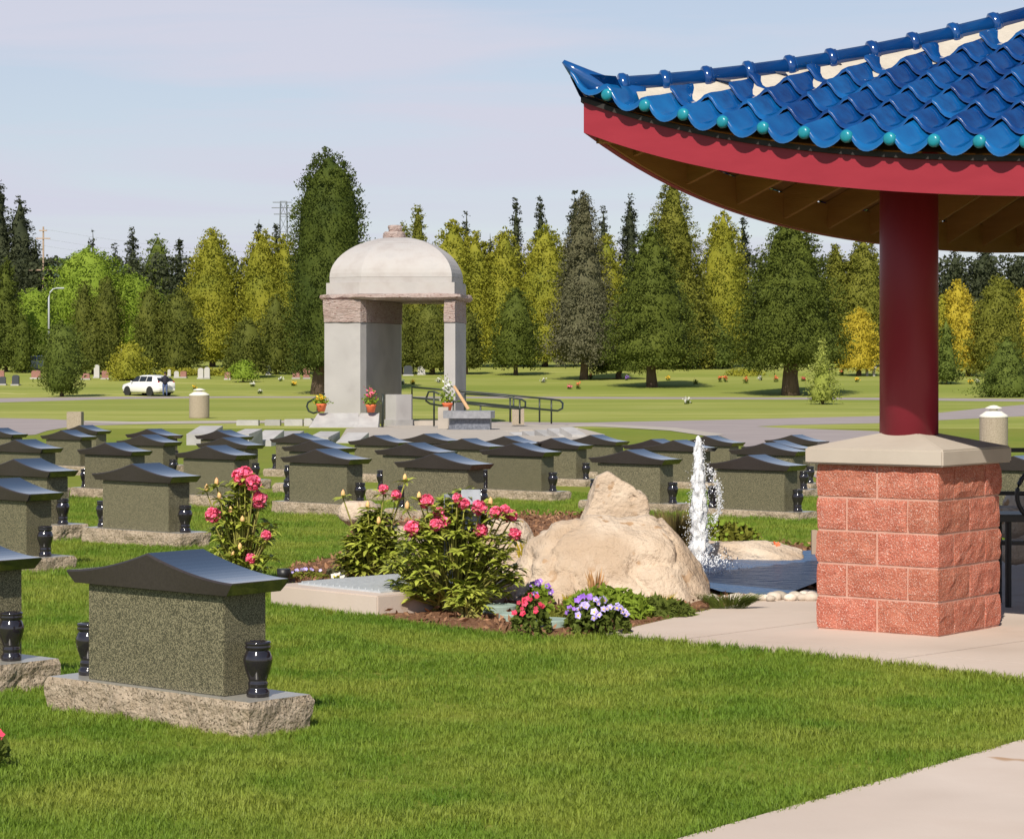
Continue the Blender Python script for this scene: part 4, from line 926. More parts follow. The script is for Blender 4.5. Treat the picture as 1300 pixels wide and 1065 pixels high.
tree(84, 22, 410, 462, 231, 'broad', 'bright', 'small light green tree behind the left yews', 'tree', dens=1.0)
tree(8, 20, 325, 468, 225, 'cone', 'dark', 'dark drooping conifer at the left edge', 'conifer', dens=1.1)
tree(28, 14, 400, 472, 222, 'column', 'dark', 'dark narrow hedge tree low at the left edge', 'conifer')
for a in [(107, 14, 356, 466, 'narrow yew left of the tall pair'), (136, 20, 352, 470, 'tallest narrow yew near the maple'), (118, 24, 398, 472, 'wide low yew in front of the narrow ones'), (190, 19, 362, 470, 'left one of the broad yew pair'), (226, 29, 368, 471, 'right one of the broad yew pair'),
          (350, 18, 374, 472, 'dark yew left of the tall tree'), (378, 20, 385, 472, 'dark yew at the foot of the tall tree'), (510, 16, 384, 468, 'dark yew seen inside the shrine, left'), (548, 32, 382, 470, 'broad dark yew seen inside the shrine, right'), (592, 18, 388, 468, 'dark yew right behind the right pier')]:
    tree(a[0], a[1], a[2], a[3], 218, 'column', 'yew', 'dark olive clipped ' + a[4], 'yew', group=GYW)
tree(655, 25, 366, 466, 216, 'thuja', 'dark', 'clipped dark green cone shaped conifer right of the shrine', 'conifer', lump=.05, ragged=.03)
tree(313, 28, 404, 473, 210, 'dome', 'yew', 'round dark olive bush left of the tall tree', 'bush')
tree(165, 26, 434, 482, 204, 'dome', 'gold', 'round olive bush behind the white car', 'bush', group=None)
tree(309, 17, 459, 481, 200, 'dome', 'bright', 'low clipped light green shrub', 'bush', lump=.03, ragged=.02)
for i, (px, hw) in enumerate([(215, 11), (237, 10), (262, 12), (284, 10), (300, 8)]):
    tree(px, hw, 468, 479, 215, 'dome', 'gold', ['leftmost', 'second', 'third', 'fourth', 'last'][i] + ' low golden hedge bush behind the headstones', 'bush', group='low golden hedge bushes', dens=.8)
tree(418, 48, 189, 474, 178, 'full', 'tall', 'tall broad dark green conifer rising left behind the dome', 'conifer', tw=10, lump=.2, ragged=.13, dens=1.7, size=.15, pxt=406)
tree(741, 36, 243, 463, 205, 'cone', 'grey', 'grey brown pyramid spruce', 'spruce', tw=4.5, droop=.5, lump=.12, ragged=.2)
tree(853, 46, 218, 473, 235, 'cone', 'olive', 'tallest olive conifer behind the dark green one', 'conifer', tw=7, lump=.2)
tree(900, 34, 395, 466, 236, 'cone', 'mid', 'low mid green conifer between the two dark ones', 'conifer', lump=.25)
tree(828, 50, 284, 469, 190, 'cone', 'dark', 'dark green pyramid conifer with visible trunk', 'conifer', tw=6, lump=.26, ragged=.18, droop=.45)
tree(786, 36, 442, 472, 207, 'dome', 'dark', 'low dark green bush under the pyramid conifer', 'bush', lump=.2)
tree(1004, 61, 262, 468, 176, 'cone', 'dark', 'massive dark conifer with a thick trunk under the eave', 'conifer', tw=9.5, lump=.22, ragged=.15, dens=1.1, size=.15)
tree(948, 24, 470, 478, 215, 'dome', 'gold', 'low golden shrub left of the thick trunk', 'bush')
tree(1090, 22, 391, 469, 214, 'thuja', 'yellow', 'golden yellow yew left of the maroon column', 'yew', lump=.05, ragged=.04, tw=3)
tree(1229, 21, 390, 469, 214, 'thuja', 'yellow', 'golden yellow yew right of the maroon column', 'yew', lump=.05, ragged=.04, tw=3)
tree(1201, 14, 405, 484, 196, 'cone', 'mid', 'green conifer half hidden by the maroon column', 'conifer', lump=.25)
tree(1268, 32, 349, 474, 212, 'thuja', 'olive', 'broad olive conifer right of the golden yew', 'conifer')
tree(1277, 33, 428, 505, 170, 'cone', 'mid', 'young green conifer with low branches at the right', 'conifer', lump=.3, ragged=.35, dens=.8)
tree(1044, 17, 430, 511, 142, 'fir', 'pale', 'young pale green larch on the lawn', 'young tree', tw=2, dens=.6, ragged=.5, lump=.3, droop=.1)
tree(78, 28, 408, 499, 172, 'broad', 'mid', 'small dense green tree on the lawn left of the car', 'young tree', tw=2.5, dens=1.0, droop=-.4, lump=.3, ragged=.25)
def far_wood():
    V = []; rg = np.random.default_rng(3); Qs = []
    n = 80000; x = rg.uniform(-95, 95, n); top = np.array([13.0 + 2.2 * nz((a * .09, 1, 0)) + 1.5 * nz((a * .5, 2, 0)) for a in x]); t = rg.random(n) ** .7
    P = np.stack([x, 300 + rg.uniform(-1.5, 3, n), 1.5 + t * top], 1); a = unit(rg.normal(0, 1, (n, 3))); b = unit(np.cross(a, rg.normal(0, 1, (n, 3)))); s = rg.uniform(.14, .34, (n, 1))
    o = quads('far_wood', np.stack([P - a * s, P - b * s * .7, P + a * s, P + b * s * .7], 1), m_f['fir']); tag(o, 'dark mass of far woodland closing the view behind the trees', kind='stuff')
far_wood()
# ---------------------------------------------------------------- headstones and grave flowers
def stones():
    def st(px, ytop, ybot, w, mat, label, shape='slab'):
        Yd = zof(ybot); q = Yd / F; h = (ybot - ytop) * q; ww = w * q; t = thing('headstone', label, 'headstone', ((px - PCX) * q, Yd, g(Yd)), random.uniform(-.2, .2), 'upright headstones along the trees')
        obj('footing', *box(0, 0, .05, ww * 1.2, .5, .12), m_plq, t)
        n = 8; pts = [(-ww / 2, .11), (ww / 2, .11)] + [(ww / 2 * math.cos(PI * i / n) * (1 if shape == 'slab' else .8), h * .8 + h * .2 * math.sin(PI * i / n)) for i in range(n + 1)]
        V = [(x, -.1, z) for x, z in pts] + [(x, .1, z) for x, z in pts]; m_ = len(pts)
        obj('stone_slab', V, [tuple(range(m_)), tuple(range(2 * m_ - 1, m_ - 1, -1))] + [(i, m_ + i, m_ + (i + 1) % m_, (i + 1) % m_) for i in range(m_)], mat, t)
    red = M('red_granite', (.24, .10, .075), (.32, .16, .13), sc=9, rough=.5); wt = M('white_marble', (.46, .44, .42), rough=.6); dk = M('dark_granite', (.05, .055, .065), rough=.4)
    for a in [(20, 476, 489.5, 9, dk, 'small black headstone near the left edge'), (3, 478, 489, 9, dk, 'black headstone cut by the left edge'), (123, 463, 480, 7, wt, 'white upright headstone left of the olive bush'), (134, 470, 481.5, 9, red, 'reddish headstone between white one and olive bush'),
              (46, 470, 481, 12, red, 'red and white headstone behind the small tree'), (63, 473, 480, 6, wt, 'low white headstone left of the small green tree'), (255, 467, 481, 7, wt, 'left of the twin white headstones'), (263, 466, 481, 7, wt, 'right of the twin white headstones'),
              (289, 472, 482, 7, red, 'small red headstone left of the light green shrub'), (224, 471, 480, 6, wt, 'pale headstone just right of the car'), (233, 471, 480, 8, red, 'pinkish headstone right of the car'), (341, 464, 476, 6, dk, 'tall dark headstone under the yew'),
              (376, 470, 481, 9, red, 'left red headstone beside the tall tree'), (389, 467, 481, 8, red, 'right red headstone beside the tall tree'), (518, 464, 477, 11, dk, 'dark headstone seen inside the shrine'), (535, 465, 476, 9, wt, 'pale headstone seen inside the shrine'),
              (2, 470, 480, 7, red, 'pinkish headstone far at the left edge'), (109, 474, 482, 10, red, 'low pink headstone below the yews'), (215, 469, 478, 4, wt, 'thin white headstone by the car roof')]: st(*a)
    Yd = 214; q = Yd / F; b = thing('stone_bench', 'small grey stone bench left of the maroon column', 'bench', ((1105 - PCX) * q, Yd, g(Yd)))
    obj('bench_top', *box(0, 0, .75, 1.1, .5, .16), m_plq, b); obj('bench_foot', *box(-.3, 0, .33, .2, .4, .66), m_plq, b); obj('bench_foot', *box(.3, 0, .33, .2, .4, .66), m_plq, b)
    k = 0
    fl = [(321, 491, m_w), (373, 490, m_y), (247, 495, m_y), (914, 485, m_orange), (921, 485, m_orange), (947, 487, m_orange), (883, 488, m_f['dark']), (723, 494, m_pinkf), (734, 494, m_orange), (511, 488, m_w), (524, 488, m_y), (557, 486, m_w), (1068, 477, m_orange),
          (1241, 487, m_w), (1232, 488, m_y), (848, 483, m_y), (826, 480, m_y), (796, 483, m_purple), (750, 481, m_orange), (985, 485, m_orange), (356, 484, m_w), (18, 488, m_pinkf), (965, 483, m_w), (690, 486, m_w), (1020, 484, m_r), (1262, 480, m_y), (330, 500, m_w), (1088, 485, m_y), (872, 513, m_w)]
    cn = {m_w: 'white', m_y: 'yellow', m_orange: 'orange', m_f['dark']: 'dark green', m_pinkf: 'pink', m_purple: 'violet', m_r: 'red'}
    fl.sort(key=lambda q_: q_[0]); seen = {}
    for i, (px, py, mt) in enumerate(fl):
        X, Y, Z_ = gp(px, py); lab = '%s bunch of grave flowers %s' % (cn[mt], ('far left' if px < 260 else 'left of the shrine' if px < 400 else 'seen through the shrine' if px < 600 else 'by the grey spruce' if px < 800 else 'by the dark conifers' if px < 1000 else 'near the golden yew' if px < 1120 else 'right of the column'))
        seen[lab] = seen.get(lab, 0) + 1
        if seen[lab] > 1: lab += ', ' + {2: 'farther right', 3: 'third towards the right', 4: 'fourth towards the right'}[seen[lab]]
        t = thing('grave_bouquet', lab, 'bouquet', (X, Y, Z_), 0, 'bunches of flowers on graves')
        hh = .55 if mt is m_orange else .35
        quads('stems', leafquads(40, lambda r: (r.gauss(0, .08), r.gauss(0, .08), r.uniform(.0, hh * .6)), .10, i, 2.2), m_f['mid'], t)
        quads('blossoms', leafquads(50, lambda r: (r.gauss(0, .10), r.gauss(0, .08), hh * .7 + r.gauss(0, .08)), .085, i + 50, 1.1), mt, t)
stones()
# ---------------------------------------------------------------- white car and the person behind it
def car(px_l, px_r, ybase, label, mat, rotdeg, Yd=None, L_=4.35):
    Yd = Yd or zof(ybase); q = Yd / F; t = thing('parked_car', label, 'car', (((px_l + px_r) / 2 - PCX) * q, Yd, g(Yd) + .0), R(rotdeg))
    st = [(-2.17, .38, .62, .62, .62), (-2.12, .26, .72, .72, .70), (-1.85, .20, .80, .80, .80), (-1.25, .20, .92, .93, .85), (-.95, .20, .96, 1.02, .87), (-.45, .20, .98, 1.38, .88), (0.0, .20, .99, 1.47, .88), (.7, .20, 1.0, 1.49, .88), (1.3, .20, 1.02, 1.44, .87), (1.75, .22, 1.03, 1.30, .85), (2.05, .26, 1.02, 1.06, .81), (2.17, .34, .90, .92, .76)]
    V = []; Fc = []
    for x, zb, zs, zr, w in st:
        wr = w * (.70 if zr > zs + .08 else .86)
        ring_ = [(-w * .92, zb), (-w, zb + .18), (-w * 1.0, (zb + zs) / 2), (-w * .97, zs), (-wr, zr - .03), (-wr * .8, zr), (wr * .8, zr), (wr, zr - .03), (w * .97, zs), (w, (zb + zs) / 2), (w, zb + .18), (w * .92, zb)]
        V += [(x, y, z) for y, z in ring_]
    n = 12
    for k in range(len(st) - 1):
        for i in range(n): Fc.append((k * n + i, (k + 1) * n + i, (k + 1) * n + (i + 1) % n, k * n + (i + 1) % n))
    Fc += [tuple(range(n)), tuple((len(st) - 1) * n + i for i in range(n - 1, -1, -1))]
    obj('car_body', V, Fc, mat, t, smooth=True)
    for s in (-1, 1):
        for x0, x1, a0, a1 in ((-.80, -.02, .25, .0), (.06, .80, 0, 0), (.88, 1.52, 0, .16)):
            yo = lambda f: s * (.865 - .225 * f + .012)
            V = [(x0, yo(.08), 1.02), (x1, yo(.08), 1.03), (x1 - a1, yo(.85), 1.38), (x0 + a0 * 1.6, yo(.85), 1.38)]
            obj('side_window', V + [(a, b - s * .02, c) for a, b, c in V], [(0, 1, 2, 3), (7, 6, 5, 4), (0, 4, 5, 1), (1, 5, 6, 2), (2, 6, 7, 3), (3, 7, 4, 0)], m_glass, t)
        for x in (-1.32, 1.30):
            wl = thing('wheel', None, None); wl.parent = t; wl.location = (x, s * .78, .32)
            def rot(vf): return [(a, c, b) for a, b, c in vf[0]], vf[1]
            obj('tyre', *rot(lathe([(.20, -.10), (.30, -.10), (.325, -.07), (.325, .07), (.30, .10), (.20, .10)], 20)), m_tyre, wl); obj('rim', *rot(lathe([(.05, -.106), (.20, -.104), (.20, .104), (.05, .106)], 12)), m_rim, wl)
            obj('wheel_arch', *rot(lathe([(.36, -.112), (.37, -.111), (.37, .0), (.36, .0)], 20)), m_tyre, wl)
        obj('tail_light', *box(2.085, s * .68, .93, .06, .16, .26, .02), m_lamp, t); obj('headlight', *box(-2.08, s * .55, .66, .10, .24, .12, .03), m_silver, t)
        obj('wing_mirror', *box(-.72, s * .95, 1.02, .12, .14, .10, .03), mat, t)
    V = [(1.84, -.60, 1.29), (1.84, .60, 1.29), (2.10, .68, 1.055), (2.10, -.68, 1.055)]; obj('rear_window', V + [(a - .05, b, c - .02) for a, b, c in V], [(3, 2, 1, 0), (4, 5, 6, 7), (0, 1, 5, 4), (1, 2, 6, 5), (2, 3, 7, 6), (3, 0, 4, 7)], m_glass, t)
    V = [(-.93, -.62, 1.06), (-.93, .62, 1.06), (-.50, .56, 1.39), (-.50, -.56, 1.39)]; obj('windscreen', V + [(a + .03, b, c - .05) for a, b, c in V], [(0, 1, 2, 3), (7, 6, 5, 4), (0, 4, 5, 1), (1, 5, 6, 2), (2, 6, 7, 3), (3, 7, 4, 0)], m_glass, t)
    obj('rear_bumper', *box(2.13, 0, .46, .16, 1.5, .26, .05), mat, t); obj('number_plate', *box(2.20, 0, .70, .03, .42, .14), m_lgrey, t)
    obj('underbody', *box(0, 0, .24, 3.9, 1.5, .12), m_tyre, t)
car(150, 226, 503.5, 'white hatchback parked on the far lawn seen from its rear left', m_white, -44, 176)
car(36, 56, 474, 'silver blue car far at the left, half hidden by the small tree', m_lgrey, 15, 226)
def person():
    Yd = 173.6; q = Yd / F; t = thing('person', 'person in dark jacket and blue trousers standing behind the white car', 'person', ((209.5 - PCX) * q, Yd, g(Yd) + .0), R(190))
    def skin(name, vs_, es, rad, mat, sub=2):
        me = bpy.data.meshes.new(name); me.from_pydata(vs_, es, []); me.materials.append(mat); o = bpy.data.objects.new(name, me); link(o, t)
        mo = o.modifiers.new('skin', 'SKIN'); me.skin_vertices[0].data
        for i, r_ in enumerate(rad): me.skin_vertices[0].data[i].radius = (r_, r_)
        me.skin_vertices[0].data[0].use_root = True; mo.use_smooth_shade = True; s = o.modifiers.new('sub', 'SUBSURF'); s.levels = sub; s.render_levels = sub; return o
    def sk(name, vs_, es, rad, mat):
        me = bpy.data.meshes.new(name); me.from_pydata(vs_, es, []); me.materials.append(mat); o = bpy.data.objects.new(name, me); link(o, t)
        with bpy.context.temp_override(object=o, active_object=o): pass
        return o
    # one continuous body of lofted limbs
    b = MB()
    b.add(tube([(0, 0, .88), (0, 0, 1.0), (0, .0, 1.2), (0, -.02, 1.38), (0, -.02, 1.45), (0, -.01, 1.52)], [.155, .165, .17, .19, .11, .06], 14))
    b.build('jacket', m_dark, t, smooth=True)
    bd = MB()
    for s in (-1, 1): bd.add(tube([(s * .085, 0, .93), (s * .10, .01, .75), (s * .11, -.02, .5), (s * .12, .01, .28), (s * .12, .02, .07)], [.10, .10, .072, .06, .045], 10))
    bd.build('trousers', m_blue, t, smooth=True)
    for s in (-1, 1):
        obj('shoe', *box(s * .12, -.05, .035, .10, .27, .08, .03), m_dark, t)
        obj('sleeve', *tube([(s * .19, -.02, 1.40), (s * .25, .0, 1.22), (s * .24, -.06, 1.08), (s * .14, -.22, 1.02)], [.062, .055, .05, .04], 10), m_dark, t, smooth=True)
        hd = MB(); hd.add(tube([(s * .14, -.22, 1.02), (s * .10, -.29, 1.01)], [.03, .036], 8))
        for k in range(4): hd.add(tube([(s * .10 + (k - 1.5) * .016, -.29, 1.01), (s * .095 + (k - 1.5) * .017, -.34, 1.0), (s * .09 + (k - 1.5) * .017, -.355, .975)], [.009, .008, .006], 5))
        hd.add(tube([(s * .13, -.25, 1.02), (s * .07, -.28, 1.035)], [.011, .008], 5)); hd.build('hand', m_skin, t, smooth=True)
    obj('head', *lathe([(.045, 1.48), (.05, 1.52), (.066, 1.56), (.078, 1.62), (.08, 1.67), (.06, 1.735), (.02, 1.75)], 14), m_skin, t, smooth=True)
    obj('nose', *box(0, -.082, 1.625, .02, .03, .035, .008), m_skin, t)
    obj('hair', *[(lambda vf: ([(x, y + .012, z) for x, y, z in vf[0]], vf[1]))(lathe([(.075, 1.60), (.088, 1.66), (.086, 1.72), (.05, 1.76), (.01, 1.77)], 14))][0], m_hair, t, smooth=True)
person()
# ---------------------------------------------------------------- poles, lamp, pylon, roofs
def poles():
    X, Y, Z_ = at(55, 445, 300); t = thing('utility_pole', 'tall brown wooden utility pole with cross arms', 'pole', (X, Y, Z_))
    q = 300 / F; h = (445 - 288) * q; obj('pole', *tube([(0, 0, 0), (0, 0, h)], [.16, .10], 8), m_pole, t)
    for yy, w in ((293, .6), (303, 1.1), (343, 2.2)): z = (445 - yy) * q; obj('cross_arm', *box(0, -.15, z, w * 1.6, .12, .14), m_pole, t)
    for k, yy in enumerate((291, 303, 312, 345)):
        z = Z_ + (445 - yy) * q; P = [Vector((X, Y, z)).lerp(Vector((X + 42, Y + 30, z + .5 - 2)), s) - Vector((0, 0, 1.3 * 4 * s * (1 - s))) for s in np.linspace(0, 1, 9)]
        tag(obj('power_line', *tube(P, .011, 4), m_lgrey), ['topmost', 'second', 'third', 'lowest'][k] + ' thin power line running right from the utility pole', 'wire', 'power lines')
    Yd = 226; q = Yd / F; X, Y, Z_ = at(62, 440, Yd); t = thing('street_lamp', 'pale curved street lamp in front of the light green tree', 'street lamp', (X, Y, Z_))
    obj('lamp_post', *tube([(0, 0, 0), (0, 0, 62 * q), (.12, 0, 69 * q), (.4, 0, 73 * q), (.75, 0, 74 * q)], [.11, .08, .07, .06, .05], 8), m_lgrey, t, smooth=True); obj('lamp_head', *box(1.05, 0, 74 * q, .8, .25, .14, .05), m_lgrey, t)
    Yd = 900; q = Yd / F; X, Y, Z_ = at(360, 430, Yd); t = thing('pylon', 'distant steel lattice pylon left of the tall tree', 'pylon', (X, Y, Z_)); b = MB(); H = (430 - 256) * q
    for sx, sy in ((-1, -1), (1, -1), (1, 1), (-1, 1)): b.add(tube([(sx * 3.4, sy * 3.4, 0), (sx * 1.5, sy * 1.5, H * .7), (sx * 1.1, sy * 1.1, H)], .16, 4))
    for k in range(9):
        z0 = H * k / 9; z1 = H * (k + 1) / 9; w0 = 3.4 - 2.2 * min(1, k / 7); w1 = 3.4 - 2.2 * min(1, (k + 1) / 7)
        for s in (-1, 1): b.add(tube([(-s * w0, -w0, z0), (s * w1, -w1, z1)], .10, 4)); b.add(tube([(s * w0, -w0, z0), (s * w0, w0, z1)], .10, 4))
        b.add(tube([(-w1, -w1, z1), (w1, -w1, z1)], .10, 4))
    b.build('lattice_tower', m_silver, t)
    for yy, x0 in ((257, -4), (264, -4.4), (272, -3.6)): z = (430 - yy) * q; obj('cross_arm', *tube([(x0, 0, z), (3, 0, z)], .16, 4), m_silver, t)
    for i, (x0, x1, y0, y1, mt, lb) in enumerate([(152, 176, 404.5, 411, m_wallw, 'long low white building glimpsed between the yews'), (82, 94, 406, 414, m_roofb, 'pale blue roofed building glimpsed left of the yews')]):
        Yd = 285; q = Yd / F; X, Y, Z_ = at((x0 + x1) / 2, y1, Yd); t = thing('building', lb, 'building', (X, Y, g(Yd)))
        w = (x1 - x0) * q * 1.5; zt = CAMZ - (y0 - HOR) * q - g(Yd)
        obj('wall', *box(0, 2, (zt - .6) / 2, w, 4, zt - .6), m_wallw, t)
        obj('roof', [(-w / 2 - .2, -.2, zt - .6), (w / 2 + .2, -.2, zt - .6), (w / 2 + .2, 4.2, zt - .6), (-w / 2 - .2, 4.2, zt - .6), (-w / 2, 2, zt), (w / 2, 2, zt)], [(0, 1, 5, 4), (2, 3, 4, 5), (0, 4, 3), (1, 2, 5), (3, 2, 1, 0)], mt if mt is m_roofb else m_wallw, t)
poles()
# ---------------------------------------------------------------- bench right of the pillar
def bench():
    Yd = 16.6; x0, _, _ = at(1274, 600, Yd); t = thing('iron_bench', 'black iron bench with ring arm behind the red block pillar', 'bench', (x0, Yd, g(Yd))); q = Yd / F
    def Z(py): return CAMZ - (py - HOR) * q - g(Yd)
    def bar(n, x0_, x1_, y, w, d=.05, yy=0): obj(n, *box((x0_ + x1_) / 2, yy, Z(y), x1_ - x0_, d, w, .006), m_iron, t)
    bar('back_rail', -.05, 1.2, 572, .03, .03, .1); bar('back_rail', -.1, 1.2, 627, .028, .03, .1); bar('stretcher', -.05, 1.2, 689, .03, .04, .0)
    obj('seat', *box(.45, .0, Z(655.5), 1.1, .42, .05, .008), m_iron, t)
    obj('leg', *box(-.01, -.1, Z(692) / 1, .045, .05, Z(662) * 2 - Z(692) * 2 + .05, .005), m_iron, t) if False else None
    for xx, yy in ((.0, -.16), (.0, .16), (1.0, -.16), (1.0, .16)): obj('leg', *tube([(xx, yy, 0.02), (xx, yy, Z(657))], .022, 8), m_iron, t)
    cx, cz, r = .235, Z(626), 33 * q * 1.05
    obj('ring_arm', *tube([(cx + r * math.cos(a), -.2, cz + r * math.sin(a)) for a in np.linspace(0, 2 * PI, 33)[:-1]], .016, 8, closed=True), m_iron, t, smooth=True)
    for a in np.linspace(0, PI, 5)[:-1]: obj('spoke', *tube([(cx + r * math.cos(a), -.2, cz + r * math.sin(a)), (cx - r * math.cos(a), -.2, cz - r * math.sin(a))], .007, 6), m_iron, t)
bench()
# ---------------------------------------------------------------- concrete slab with grate, meter post, valve lids
def fixtures():
    Yd = 16.05; X, Y, _ = gp(479, 786); an = R(46); t = thing('concrete_vault', 'low square concrete slab with a pale grating set in its top', 'slab', (X, Y, g(Y)), -an)
    obj('vault_body', *box(-.56, .60, .075, 1.12, 1.2, .155, .008), m_conc, t); obj('grate', *box(-.56, .60, .158, .86, .92, .012), m_grate, t)
    for i in range(13): obj('grate_bar', *box(-.56 - .40 + i * .0667, .60, .170, .012, .90, .014), m_grate, t)
    x, y, z = at(573, 720, 16.75); x, y = at(573, 720, 16.22)[:2]; p = thing('meter_post', 'galvanised channel post carrying a tilted metal panel inside the central rhododendron', 'post', (x, y, .02)); zt = at(0, 631, 16.22)[2]
    obj('channel', *box(-.02, 0, zt / 2, .055, .012, zt), m_silver, p); obj('channel_flange', *box(-.046, -.014, zt / 2, .004, .03, zt), m_silver, p); obj('channel_flange', *box(.008, -.014, zt / 2, .004, .03, zt), m_silver, p)
    for k in range(14): obj('slot', *box(-.02, -.0075, zt - .05 - k * .05, .014, .004, .024), m_iron, p)
    V, Fc = box(.13, -.0, zt - .10, .13, .01, .26, .004); obj('panel', [(a, b + (c - zt) * .15, c) for a, b, c in V], Fc, m_silver, p)
    V, Fc = tube([(.025, -.01, 0), (.025, -.01, zt - .3)], .012, 8); obj('conduit', V, Fc, m_silver, p)
    for i, (px, py, r, l) in enumerate([(634, 784, .115, 'dark green round valve lid behind the other two'), (648, 796, .075, 'small green round valve lid in the mulch'), (700, 804, .12, 'pale green round valve lid near the purple pansies')]):
        X, Y, Z_ = gp(px, py); tag(obj('valve_lid', *lathe([(r, 0), (r, .05), (r * .96, .056), (r * .9, .052), (.01, .054)], 28), m_lid, loc=(X, Y, Z_ + .03)), l, 'valve lid', 'green valve lids')
    X, Y, Z_ = at(1034, 676, 20.5); tag(obj('edging_stake', *box(0, 0, .09, .05, .05, .26, .004), m_pole, loc=(X, Y, .05)), 'short brown stake left of the red pillar behind the pond', 'stake')
    X, Y, Z_ = at(360, 719, 17.6); l = thing('spot_light', 'small black garden spotlight on the mulch beside the slab', 'lamp', (X, Y, .03)); obj('stem', *tube([(0, 0, 0), (0, 0, .09)], .012, 8), m_iron, l); obj('lamp_head', *lathe([(.02, .08), (.045, .10), (.05, .16), (.04, .16)], 14), m_iron, l, smooth=True)
fixtures()
# ---------------------------------------------------------------- rhododendrons and bed plants
def rhodo(px, pyb, Yd, hwpx, ytop, label, flowers, buds, seed, ntips=95, leafl=.092, stem=m_rstem, lowcut=.12, shape=1.0):
    q = Yd / F; x0 = (px - PCX) * q; H = (pyb - ytop) * q; root = thing('rhododendron', label, 'shrub', (x0, Yd, .02), 0, 'pink flowering rhododendrons'); rs = random.Random(seed)
    tips = []; base_z = CAMZ - (pyb - HOR) * q
    for _ in range(ntips):
        for _k in range(40):
            a = rs.uniform(0, 2 * PI); u = rs.random(); t = lowcut + (1 - lowcut) * rs.random(); w = (math.sin(PI * min(1, .18 + .80 * t)) ** .55) * (1 if t < .6 else 1 - .35 * (t - .6) / .4); r = hwpx * q * w * (u ** .45); break
        tips.append(Vector((r * math.cos(a), r * math.sin(a) * .8, H * t * (.93 + .07 * math.cos(3 * a)))))
    fl = [(Vector(at(fx, fy, Yd)) - root.location + Vector((0, -.10 - .12 * rs.random(), 0)), s) for fx, fy, s in flowers]; bd = [Vector(at(fx, fy, Yd)) - root.location + Vector((0, -.12, 0)) for fx, fy in buds]
    tips += [p - Vector((0, 0, .035)) for p, _ in fl] + [p - Vector((0, 0, .03)) for p in bd]
    V = []; Fc = []; sb = MB()
    for p in tips:
        n = rs.randint(8, 12); a0 = rs.uniform(0, 6)
        for k in range(n):
            a = a0 + 2 * PI * k / n * 1.0 + rs.uniform(-.25, .25); L_ = leafl * rs.uniform(.65, 1.15); wd = L_ * .17; up = rs.uniform(-.25, .75)
            d = Vector((math.cos(a), math.sin(a), up)).normalized(); sd = d.cross(Vector((0, 0, 1))).normalized(); tw = rs.uniform(-.4, .4); nn = sd.cross(d); sd = (sd * math.cos(tw) + nn * math.sin(tw)); nn = sd.cross(d)
            c = p + d * .006; o = len(V)
            for (s_, w_, dz) in ((0, .25, 0), (.3, .9, .0), (.65, 1, -.05), (1, .06, -.22)):
                m_ = c + d * L_ * s_ + Vector((0, 0, dz * L_)); V += [m_ - sd * wd * w_ + nn * wd * .25 * w_, m_, m_ + sd * wd * w_ + nn * wd * .25 * w_]
            for j in range(3):
                for e in range(2): a_ = o + j * 3 + e; Fc.append((a_, a_ + 1, a_ + 4, a_ + 3))
        b0 = Vector((rs.gauss(0, .05), rs.gauss(0, .04), 0)); mid = Vector((p.x * .55, p.y * .55, p.z * .55))
        sb.add(tube([b0, b0.lerp(mid, .6) + Vector((0, 0, -.02)), mid, p.lerp(mid, .25), p], [.014, .010, .008, .006, .004], 5))
    tag(obj('leaves', V, Fc, m_rleaf, root), kind='stuff'); sb.build('branches', m_bark if stem is None else stem, root, smooth=True)
    for p, s in fl:
        b = MB(); r_ = .040 * s
        for k in range(46):
            d = Vector((rs.gauss(0, 1), rs.gauss(0, 1), rs.gauss(.15, .9))).normalized(); c = p + d * r_ * rs.uniform(.75, 1.0); sz = r_ * .36; e1 = d.cross(Vector((.3, .2, 1))).normalized(); e2 = d.cross(e1)
            ring_ = [c + (e1 * math.cos(2 * PI * m / 5) + e2 * math.sin(2 * PI * m / 5)) * sz + d * sz * .35 * rs.uniform(.4, 1.4) for m in range(5)]; b.add(([c - d * sz * .3] + ring_, [(0, 1 + m, 1 + (m + 1) % 5) for m in range(5)]))
        b.add(lathe([(.001, p.z - r_ * .7), (r_ * .7, p.z - r_ * .2), (r_ * .7, p.z + r_ * .2), (.001, p.z + r_ * .75)], 8, p.x, p.y)); b.build('flower_truss', m_pinkf, root)
    for p in bd:
        obj('flower_bud', *lathe([(.004, p.z - .028), (.017, p.z - .006), (.013, p.z + .018), (.002, p.z + .034)], 8, p.x, p.y), m_bud, root, smooth=True)
rhodo(578, 792, 16.3, 84, 640, 'large central rhododendron with many pink blooms in front of the meter post', [(524, 669, 1.3), (542, 635, 1.2), (558, 650, 1.0), (565, 663, 1.1), (554, 664, 1.0), (581, 630, .8), (590, 638, 1.0), (609, 642, 1.2), (611, 671, 1.1), (630, 648, 1.0), (648, 654, 1.15), (654, 676, 1.05), (641, 645, .8)],
      [(533, 629), (518, 641), (623, 636)], 3, ntips=340)
rhodo(474, 716, 18.0, 42, 618, 'upright rhododendron left of the central one with few blooms', [(488, 620, .9), (504, 627, .9)], [(468, 640), (437, 626), (515, 606), (482, 660)], 8, ntips=230)
rhodo(308, 752, 18.0, 40, 606, 'rhododendron with yellow stems rising behind the nearest monument', [(306, 604, 1.35), (314, 600, 1.3), (325.5, 611, 1.35), (332.5, 633, 1.5), (272.5, 653, 1.4), (341, 677, .9), (321, 707, .9)], [(277.5, 611), (265, 619), (281, 628), (310, 659), (295, 647), (298, 702), (307, 693)], 12, ntips=105)
rhodo(595, 806, 15.75, 30, 768, 'low leafy rhododendron shoot at the lawn edge', [], [], 15, ntips=22, leafl=.085, lowcut=.3)
